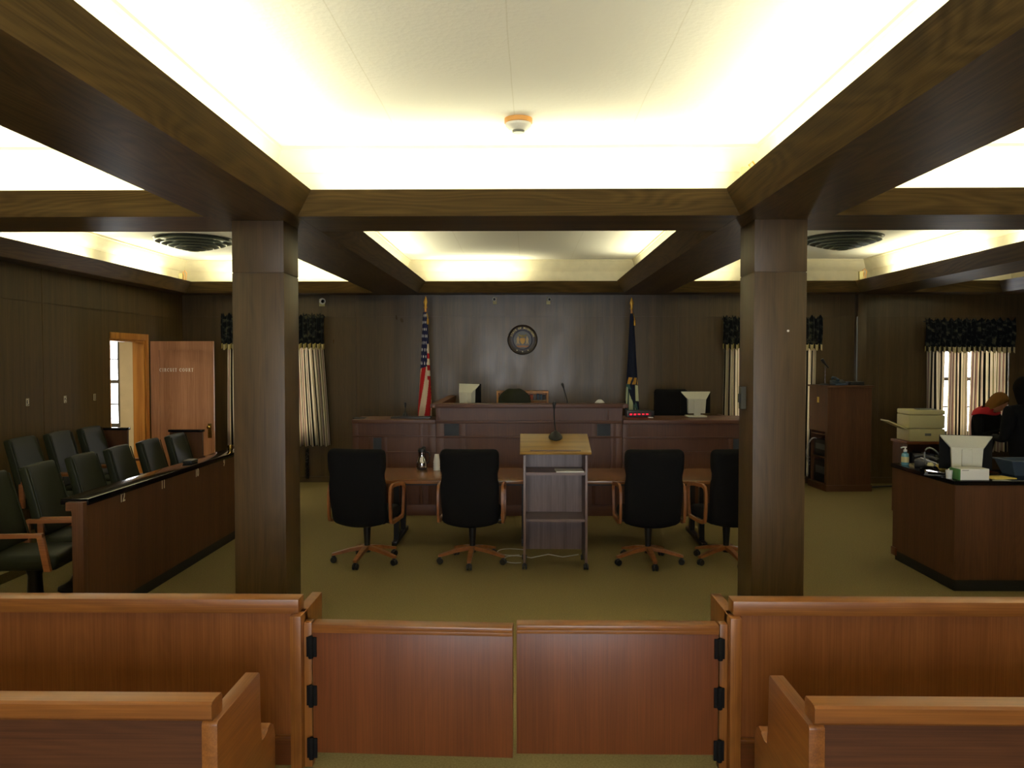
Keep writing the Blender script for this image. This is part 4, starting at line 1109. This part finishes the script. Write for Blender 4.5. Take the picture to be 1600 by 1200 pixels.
MB().tube([(0, 0, .02), (0, 0, .30)], .008, 8).build('stem', M['chrome'], t)
MB().tube([(.05, 0, .27), (.0, 0, .33), (-.03, 0, .37), (-.055, 0, .41)], [.012, .016, .026, .024], 12).build('head', M['black'], t)
desk_phone('desk_telephone', 'bluish telephone on top of the tall cabinet', on(.29, .25), R(4), M['bluebin'])
t = thing('black_recorder', 'flat black box at the right end of the tall cabinet top', 'recorder', on(.545, .25), R(4))
MB().box((-.10, -.08, .0), (.12, .10, .055), .006).build('case', M['black'], t)
t = tag(MB().lathe([(.012, 0), (.012, .7), (.012, 1.45)], (5.480, YB-.155, 1.3), 12).build('wall_conduit', M['grey']), 'slim shiny vertical pipe on the pilaster behind the tall cabinet', 'pipe')
mb = MB(); mb.tube(bez((5.45, 12.9, .01), (5.6, 12.7, .01), (5.8, 13.0, .01), (6.1, 12.9, .01)), .018, 6)
tag(mb.build('power_cable', M['darkcable']), 'black cable on the carpet right of the tall cabinet', 'cable')
# ------------------------------------------------------------------ clerk desk
DX, DYF, DYB = 3.83, 7.06, 8.28
t = thing('clerk_desk', 'dark L-shaped wooden desk with glossy black top at the clerk side', 'desk', (DX, DYF, 0))
LD = 3.6; zt = .985
MB().box((.02, .02, .10), (LD, .05, zt-.042)).build('front_panel', M['jury_z'], t)
MB().box((.02, .0505, .10), (.05, DYB-DYF-.02, zt-.042)).build('side_panel', M['jury_z'], t)
MB().box((.0505, DYB-DYF-.05, .10), (.70, DYB-DYF-.02, zt-.042)).build('end_panel', M['jury_z'], t)
MB().prism('z', [(.0, .0), (LD, .0), (LD, .72), (.74, .72), (.74, DYB-DYF), (.0, DYB-DYF)], zt-.041, zt, .005).build('worktop', M['gloss_black'], t)
MB().prism('z', [(.03, .03), (LD, .03), (LD, .06), (.06, .06), (.06, DYB-DYF-.06), (.03, DYB-DYF-.06)], 0, .0995).build('kick_base', M['kick'], t)
MB().box((.005, DYB-DYF-.12, .05), (.0195, DYB-DYF-.02, .13), .003).build('corner_block', M['rail_x'], t)
MB().box((.68, .69, .0), (.70, .715, zt-.042)).build('inner_leg', M['jury_z'], t)
zt += .0006
p = at(1500, 734, 7.66)
monitor('pale monitor seen from behind on the black clerk desk', (p.x-.03, 7.50, zt), R(-20), .44, .32, .035)
p = at(1524, 749, 7.1)
t = thing('card_file', 'white paper box with green edge at the front of the clerk desk', 'box', (p.x, 7.16, zt), .03)
MB().box((-.128, -.05, .0), (.128, .10, .098), .003).build('box', M['paper'], t)
MB().box((-.145, -.05, .0), (-.1285, .10, .095), .002).build('green_edge', M['green'], t)
MB().box((-.115, -.0515, .083), (-.055, -.0502, .087)).build('slot', M['black'], t)
p = at(1411, 725, 8.12)
t = thing('pump_bottle', 'clear blue pump bottle at the far corner of the clerk desk', 'bottle', (p.x+.02, 8.12, zt))
MB().lathe([(0, 0), (.032, 0), (.036, .006), (.036, .10), (.030, .118), (.014, .128), (.014, .135), (0, .135)], (0, 0, 0), 24).build('bottle', M['sanit'], t)
MB().lathe([(.0364, .03), (.0366, .03), (.0366, .085), (.0364, .085)], (0, 0, 0), 24).build('label', M['beige'], t)
MB().lathe([(0, .1355), (.018, .1355), (.018, .155), (.006, .158), (.006, .178), (0, .178)], (0, 0, 0), 16).tube([(.012, 0, .180), (-.02, 0, .182), (-.045, 0, .174)], .007, 8).build('pump', M['white'], t)
p = at(1440, 730, 7.95)
desk_phone('desk_telephone', 'black desk telephone with raised handset on the clerk desk', (p.x+.06, 7.98, zt), R(60), M['black'])
mb = MB(); mb.tube(bez((p.x-.06, 7.72, zt+.02), (p.x-.16, 7.72, zt+.30), (p.x+.02, 7.70, zt+.27), (p.x+.10, 7.66, zt+.02)), .008, 8)
tag(mb.build('curved_lamp_neck', M['grey']), 'thin curved metal arm rising beside the telephone on the clerk desk', 'desk arm')
p = at(1462, 738, 7.62)
t = thing('tape_dispenser', 'small shiny dispenser on the clerk desk left of the monitor', 'dispenser', (p.x-.06, 7.62, zt), .5)
MB().prism('x', [(-.08, 0), (.08, 0), (.08, .03), (.04, .035), (.02, .06), (-.05, .06), (-.08, .03)], -.03, .03, .006).build('body', M['gloss_black'], t)
MB().lathe([(.012, -.012), (.028, -.012), (.028, .012), (.012, .012)], (0, -.01, .063), 18, Matrix.Rotation(PI/2, 3, 'Y')).build('tape_roll', M['beige'], t)
t = thing('sticky_notes', 'small yellow note block left of the monitor on the clerk desk', 'notes', (at(1463, 733, 7.85).x+.03, 7.80, zt), .3)
MB().box((-.04, -.04, 0), (.04, .04, .045), .002).build('block', M['yellow'], t)
t = thing('stapler', 'shiny black stapler lying along the edge of the clerk desk', 'stapler', (at(1462, 745, 7.35).x, 7.36, zt), R(70))
MB().box((-.018, -.09, 0), (.018, .09, .012), .004).build('base', M['black'], t)
MB().prism('x', [(-.09, .020), (.085, .034), (.09, .05), (.06, .058), (-.09, .035)], -.016, .016, .004).build('arm', M['chrome'], t)
MB().box((-.012, .06, .012), (.012, .085, .036)).build('hinge', M['black'], t)
t = thing('plastic_cup', 'small pale cup in front of the monitor on the clerk desk', 'cup', (at(1489, 748, 7.2).x-.035, 7.2, zt))
MB().lathe([(0, 0), (.024, 0), (.030, .075), (.027, .075), (.022, .004), (0, .004)], (0, 0, 0), 18).build('body', M['white'], t)
t = thing('manila_folder', 'yellowish folder lying beside the white box on the clerk desk', 'folder', (at(1562, 746, 7.22).x, 7.24, zt), .2)
MB().box((-.11, -.09, 0), (.11, .09, .008), .002).build('cover', M['yellow'], t)
p = at(1562, 720, 7.5)
t = thing('desk_bin', 'slate blue bin on the clerk desk at the picture edge', 'bin', (p.x+.36, 7.48, zt), 0)
mb = MB(); mb.rings([[Vector((sx*a, sy*b, z)) for sx, sy in ((-1, -1), (1, -1), (1, 1), (-1, 1))] for a, b, z in ((.29, .10, 0), (.34, .14, .128), (.355, .155, .128), (.355, .155, .14), (.33, .13, .14), (.285, .095, .006))])
mb.build('body', M['bluebin'], t, angle=20)

# ------------------------------------------------------------------ printer on a bookcase
pz = at(1448, 690, 10.5)
bx0, bx1 = at(1418, 690, 10.5).x, at(1480, 690, 10.5).x
t = thing('printer_bookcase', 'open wooden bookcase carrying the beige printer', 'bookcase', ((bx0+bx1)/2, 10.5, 0))
hw = (bx1-bx0)/2; h = pz.z
mb = MB(); mb.box((-hw, 0, 0), (-hw+.025, .42, h-.035)).box((hw-.025, 0, 0), (hw, .42, h-.035)).box((-hw+.025, .40, 0), (hw-.025, .42, h-.035)).box((-hw+.025, 0, .05), (hw-.025, .40, .075))
mb.build('carcass', M['jury_z'], t)
MB().box((-hw-.02, -.02, h-.0345), (hw+.02, .44, h), .004).build('top', M['rail_x'], t)
MB().box((-hw+.0255, .01, .48), (hw-.0255, .399, .50)).build('shelf', M['jury_x'], t)
bc = [('charcoal', (54, 56, 64)), ('slate grey', (84, 86, 96)), ('dark brown', (58, 44, 38)), ('pale grey', (130, 130, 134)), ('navy', (38, 44, 66)), ('dull green', (56, 66, 56))]
for k, (n_, c_) in enumerate(bc):
    x = (bx0+bx1)/2-.17+k*.060
    tag(MB().box((x, 10.55, .501), (x+.045, 10.80, .501+(.32, .30, .33, .29, .31, .30)[k]), .003).build('book', plain('binder_'+n_.replace(' ', '_'), c_, .6)), n_+' binder on the shelf under the beige printer', 'book', 'binders under the printer')
px0, px1 = at(1421, 690, 10.5).x, at(1476, 690, 10.5).x
t = thing('laser_printer', 'beige box-shaped printer with side tray on the bookcase by the bright window', 'printer', ((px0+px1)/2, 10.5, h+.0006), R(-3))
hw = (px1-px0)/2; PH = at(1448, 641, 10.5).z-pz.z
MB().box((-hw, .0, .0), (hw, .40, PH*.40), .012).build('paper_drawer', M['beige'], t)
MB().box((-hw, .006, PH*.415), (hw, .40, PH*.84), .012).build('body', M['beige'], t)
MB().box((-hw, .0, PH*.85), (hw, .40, PH), .016).build('lid', M['beige'], t)
MB().cushion((.04, .16, PH+.004), (.22, .16, .016), .006).build('exit_tray', M['grey'], t)
MB().box((-.03, -.004, PH*.18), (.05, -.0005, PH*.26), .002).build('drawer_handle', M['grey'], t)
MB().prism('y', [(-hw-.24, PH*.62), (-hw-.235, PH*.66), (-hw-.002, PH*.42), (-hw-.002, PH*.36)], .06, .34).build('side_tray', M['beige'], t)

# ------------------------------------------------------------------ people
def skinned(name, pts, edges, mat_fn, mats, parent=None, sub=2):
    me = bpy.data.meshes.new(name); keys = list(pts); idx = {k: i for i, k in enumerate(keys)}
    me.from_pydata([pts[k][:3] for k in keys], [(idx[a], idx[b]) for a, b in edges], [])
    o = bpy.data.objects.new(name, me); COL.objects.link(o)
    sm = o.modifiers.new('skin', 'SKIN'); sm.use_smooth_shade = True
    for k in keys:
        r = pts[k][3]; sv = me.skin_vertices[0].data[idx[k]]
        sv.radius = r if isinstance(r, tuple) else (r, r); sv.use_root = (k == keys[0])
    sd = o.modifiers.new('sub', 'SUBSURF'); sd.levels = sd.render_levels = sub
    dg = bpy.context.evaluated_depsgraph_get(); dg.update()
    m2 = bpy.data.meshes.new_from_object(o.evaluated_get(dg))
    o.modifiers.clear(); o.data = m2; m2.name = name
    m2.materials.clear()
    for m in mats: m2.materials.append(m)
    for pl in m2.polygons: pl.material_index = mat_fn(pl.center); pl.use_smooth = True
    if parent: o.parent = parent
    return o
def head_mesh(bm_, M4, r=.098):
    """a modelled head about the origin of M4: facing +y, chin down, with nose, brow, jaw, lips and ears"""
    n, m = 28, 22
    rings = []
    for i in range(m+1):
        th = PI*i/m; z = -math.cos(th); ring = []
        for j in range(n):
            ph = 2*PI*j/n; x = math.sin(th)*math.cos(ph); y = math.sin(th)*math.sin(ph)
            X, Y, Z = x*.078, y*.098, z*.120
            if z < 0: X *= 1-.28*(-z)**1.5; Y = Y*(1-.12*-z) + .012*(-z)
            f = max(0, y)**4
            nose = math.exp(-((x)/.16)**2)*f
            Y += .022*nose*math.exp(-((z+.22)/.16)**2) + .006*f*math.exp(-((z-.12)/.10)**2) - .010*f*math.exp(-((abs(x)-.36)/.14)**2)*math.exp(-((z-.0)/.09)**2)
            Y += .006*f*math.exp(-((z+.50)/.05)**2)*math.exp(-(x/.3)**2) - .003*f*math.exp(-((z+.44)/.025)**2) + .010*f*math.exp(-((z+.80)/.12)**2)
            e = math.exp(-((abs(x)-.97)/.10)**2)*math.exp(-((y+.05)/.20)**2)*math.exp(-((z+.05)/.20)**2)
            X += math.copysign(.014*e, x)
            ring.append(M4 @ Vector((X, Y, Z)))
        rings.append(ring)
    MBx = MB(); MBx.bm.free(); MBx.bm = bm_; MBx.rings(rings, cap=False)
def person(label, loc, rz, J, hair_mat, hairlen, cloth, lower, head_tilt, extra=None, height=1.0):
    t = thing('person', label, 'person', loc, rz)
    pts = {}; edges = []
    def chain(*ks):
        for a, b in zip(ks, ks[1:]): edges.append((a, b))
    P = lambda k, x, y, z, r: pts.__setitem__(k, (x*height, y*height, z*height, tuple(v*height for v in r) if isinstance(r, tuple) else r*height))
    for k, v in J.items(): P(k, *v)
    chain('pelvis', 'waist', 'chest', 'neckbase', 'neck', 'skull')
    for s in 'LR':
        chain('pelvis', 'hip'+s, 'knee'+s, 'ankle'+s, 'toe'+s)
        chain('chest', 'sho'+s, 'elb'+s, 'wri'+s, 'palm'+s)
        w = Vector(pts['wri'+s][:3]); pm = Vector(pts['palm'+s][:3]); d = (pm-w).normalized()
        side = d.cross(Vector((0, 0, 1))); side = side.normalized() if side.length > .1 else Vector((1, 0, 0)); nrm = side.cross(d)
        sg = 1 if s == 'R' else -1
        for fi, (off, ln) in enumerate(((-.030, .060), (-.010, .072), (.010, .068), (.029, .052))):
            b0 = pm+side*off*.7+d*.012; b1 = pm+side*off+d*(.03+ln*.45)-nrm*.004; b2 = pm+side*off+d*(.03+ln*.8)-nrm*.022
            for q, (v, r) in enumerate(((b0, .0095), (b1, .0085), (b2, .0075))): pts['f%s%d%d' % (s, fi, q)] = (*v, r)
            chain('palm'+s, 'f%s%d0' % (s, fi), 'f%s%d1' % (s, fi), 'f%s%d2' % (s, fi))
        v0 = w+d*.03+side*(-.034); v1 = v0+d*.032+side*(-.014)-nrm*.014
        pts['t%s0' % s] = (*v0, .011); pts['t%s1' % s] = (*v1, .009)
        chain('wri'+s, 't%s0' % s, 't%s1' % s)
    hz = pts['pelvis'][2]
    neck = Vector(pts['neckbase'][:3])
    wr = [Vector(pts['wri'+s][:3]) for s in 'LR']; pl = [Vector(pts['palm'+s][:3]) for s in 'LR']
    sk = Vector(pts['skull'][:3])
    def mf(c):
        if (c-sk).length < .15*height and c.z > neck.z-.0: return 1
        if any((c-(p_+(p_-w_)*.5)).length < .105 and (c-w_).dot(p_-w_) > 0 for p_, w_ in zip(pl, wr)): return 1
        if c.z < .09: return 3
        if c.z < hz-.05: return 2
        return 0
    body = skinned('body', pts, edges, mf, [cloth, M['skin'], lower, M['black']], t)
    # head joined into the same mesh
    H4 = Matrix.Translation(sk) @ head_tilt
    b = bmesh.new(); b.from_mesh(body.data)
    n0 = len(b.faces); head_mesh(b, H4)
    b.faces.ensure_lookup_table()
    for f in b.faces[n0:]: f.material_index = 1; f.smooth = True
    b.to_mesh(body.data); b.free()
    for s in (-1, 1):
        e = MB().sphere(H4 @ Vector((s*.029, .079, .004)), .0095, 10, 8).build('eye', M['white'], t)
    # hair: a cap following the skull, open at the face
    mb = MB(); n, m = 28, 12; rings = []
    for i in range(m+1):
        v = i/m; ring = []
        for j in range(n):
            ph = 2*PI*j/n; fr = max(0, math.sin(ph))
            lim = 1.15+.55*hairlen
            th = v*PI*.5*(lim-(lim-.62)*fr**1.2)
            z = math.cos(th); rr = math.sin(th)
            if th > PI/2: rr = 1; z = -(th-PI/2)*.9
            wv = 1+.02*math.sin(9*ph+7*v)
            ring.append(H4 @ Vector((rr*math.cos(ph)*.099*wv, (rr*math.sin(ph)*.108-.004)*wv, z*.128+.006)))
        rings.append(ring)
    mb.rings(rings); mb.build('hair', hair_mat, t)
    if extra: extra(t, pts)
    return t
base = dict(pelvis=(0, 0, .93, (.15, .11)), waist=(0, .01, 1.08, (.145, .105)), chest=(0, .0, 1.28, (.165, .115)), neckbase=(0, -.005, 1.43, (.075, .07)), neck=(0, .005, 1.50, .055), skull=(0, .02, 1.60, .07),
    hipL=(-.095, 0, .88, .085), kneeL=(-.10, .02, .50, .060), ankleL=(-.105, -.01, .09, .042), toeL=(-.115, .15, .035, .034),
    hipR=(.095, 0, .88, .085), kneeR=(.10, .02, .50, .060), ankleR=(.105, -.01, .09, .042), toeR=(.115, .15, .035, .034),
    shoL=(-.185, 0, 1.37, .066), elbL=(-.235, -.02, 1.10, .048), wriL=(-.20, .14, .92, .031), palmL=(-.18, .20, .86, .030),
    shoR=(.185, 0, 1.37, .066), elbR=(.235, -.02, 1.10, .048), wriR=(.20, .14, .92, .031), palmR=(.18, .20, .86, .030))
J1 = dict(base)
J1.update(waist=(0, .03, 1.08, (.15, .11)), chest=(0, .07, 1.27, (.17, .12)), neckbase=(0, .12, 1.41, (.08, .075)), neck=(0, .155, 1.46, .055), skull=(0, .215, 1.53, .07),
    shoL=(-.185, .08, 1.365, .07), shoR=(.185, .08, 1.365, .07), elbL=(-.23, .13, 1.11, .052), wriL=(-.11, .30, 1.20, .032), palmL=(-.075, .36, 1.23, .030),
    elbR=(.235, .13, 1.11, .052), wriR=(.12, .30, 1.19, .032), palmR=(.085, .36, 1.22, .030))
def ex1(t, pts):
    n = Vector(pts['neckbase'][:3])
    mb = MB(); rings = []
    for v, (rx, ry, dz) in enumerate(((.070, .070, .06), (.10, .085, .055), (.16, .10, .048), (.215, .11, .022), (.25, .115, -.025), (.24, .11, -.03))):
        rings.append([n+Vector((rx*math.cos(a), -.03+ry*math.sin(a)-(.02 if v > 2 else 0), dz+.012*math.sin(3*a))) for a in [2*PI*i/24 for i in range(24)]])
    mb.rings(rings, cap=False); mb.build('shawl_collar', M['red'], t)
    w = Vector(pts['palmR'][:3])+Vector((-.07, .13, .075))
    global SHEET_AT
    SHEET_AT = w
p = at(1531, 640, 10.0)
P1 = person('person in dark coat with red collar bending over a paper by the window', (p.x, 9.98, 0), R(-150), J1, M['blond'], .9, M['coat'], M['navycloth'], Matrix.Rotation(R(-32), 4, 'X'), ex1)
q = Matrix.Translation(P1.location) @ Matrix.Rotation(R(-150), 4, 'Z') @ SHEET_AT
t = thing('paper_sheet', 'white paper held by the person in the red collar', 'paper', q, R(-150))
MB().box((-.10, -.003, -.06), (.10, .0, .08), 0, 2, Matrix.Rotation(R(-50), 4, 'X')).build('sheet', M['paper'], t)
J2 = dict(base)
J2.update(chest=(0, 0, 1.28, (.19, .125)), shoL=(-.205, 0, 1.38, .078), shoR=(.205, 0, 1.38, .078), elbL=(-.265, .0, 1.11, .056), elbR=(.265, .0, 1.11, .056), wriL=(-.16, .20, 1.10, .034), wriR=(.16, .20, 1.10, .034), palmL=(-.08, .26, 1.11, .03), palmR=(.08, .25, 1.13, .03))
p = at(1603, 600, 8.7)
person('tall dark-haired person in black clothing standing at the picture edge', (p.x, 8.7, 0), R(20), J2, M['darkhair'], 1.7, M['coat'], M['navycloth'], Matrix.Rotation(R(-8), 4, 'X'), None, 1.085)
SKY, EXPO = 15.0, 0.0
o = .28
ya, yb = CB[1]-o, CB[1]+o
# centre front bay
strip((-2+o, .3), (-2+o, 5.8)); strip((2-o, .3), (2-o, 5.8)); strip((-1.55, ya), (1.55, ya)); strip((-1.5, .0), (1.5, .0))
# left front bay
strip((-2-o, .3), (-2-o, 5.8)); strip((-5.2, ya), (-2.6, ya)); strip((-5.48, .3), (-5.48, 5.8))
# right front bay
strip((2+o, .3), (2+o, 5.8)); strip((2.6, ya), (5.2, ya)); strip((5.75-o, .3), (5.75-o, 5.8))
# centre back bay (one lamp out at the far side)
strip((-2+o, 7.6), (-2+o, 12.4), 14); strip((2-o, 7.6), (2-o, 12.4), 14); strip((-1.45, 13.02), (.05, 13.02), 24)
# left back bay
strip((-5.47, 6.9), (-5.47, 10.3)); strip((-5.47, 10.9), (-5.47, 12.4)); strip((-5.0, 13.02), (-2.6, 13.02)); strip((-2-o, 9.5), (-2-o, 12.6), 18)
# right back bay
strip((5.75-o, 6.9), (5.75-o, 9.2)); strip((5.75-o, 9.8), (5.75-o, 12.3)); strip((2+o, 9.0), (2+o, 12.8), 18); strip((2.6, 13.02), (3.4, 13.02), 20)
# far right bays
strip((7.7, 7.0), (7.7, 12.4), 18); strip((7.7, .5), (7.7, 5.8), 18)
# rear bay
strip((-1.5, -.4-o), (1.5, -.4-o)); strip((-1.5, YF+.3), (1.5, YF+.3))

# unseen fill light added to brighten the side room behind the open door
l = bpy.data.lights.new('side_room_fill', 'AREA'); l.shape = 'DISK'; l.size = .5; l.energy = 45; l.color = (1, .90, .70)
q = bpy.data.objects.new('side_room_fill', l); COL.objects.link(q); q.location = (-7.4, 11.2, 2.87)
w = bpy.data.worlds.new('overcast_sky'); S.world = w; w.use_nodes = True
bg = w.node_tree.nodes['Background']; bg.inputs['Color'].default_value = (.95, .97, 1.0, 1); bg.inputs['Strength'].default_value = SKY
# daylight enters through the real windows; portals only steer the sampling of the sky
def portal(x, y, z, sx, sz, rz):
    l = bpy.data.lights.new('sky_portal', 'AREA'); l.shape = 'RECTANGLE'; l.size = sx; l.size_y = sz; l.cycles.is_portal = True
    q = bpy.data.objects.new('sky_portal', l); COL.objects.link(q); q.location = (x, y, z); q.rotation_euler = (PI/2, 0, rz)
for ww_, yy_, rz_ in ((W1, YB+.24, PI), (W2, YB+.24, PI), (W3, YB+.24, PI), (AW, AYB+.19, PI), (RW, YF-.19, 0)):
    portal((ww_[0]+ww_[1])/2, yy_, (ww_[2]+ww_[3])/2, ww_[1]-ww_[0], ww_[3]-ww_[2], rz_+0*PI)
S.view_settings.view_transform = 'Standard'; S.view_settings.look = 'None'; S.view_settings.gamma = 1; S.view_settings.use_curve_mapping = False
S.view_settings.exposure = EXPO
S.cycles.use_denoising = True
S.cycles.max_bounces = 10; S.cycles.diffuse_bounces = 6; S.cycles.glossy_bounces = 4; S.cycles.transparent_max_bounces = 8
S.cycles.sample_clamp_indirect = 8; S.cycles.caustics_reflective = False; S.cycles.caustics_refractive = False
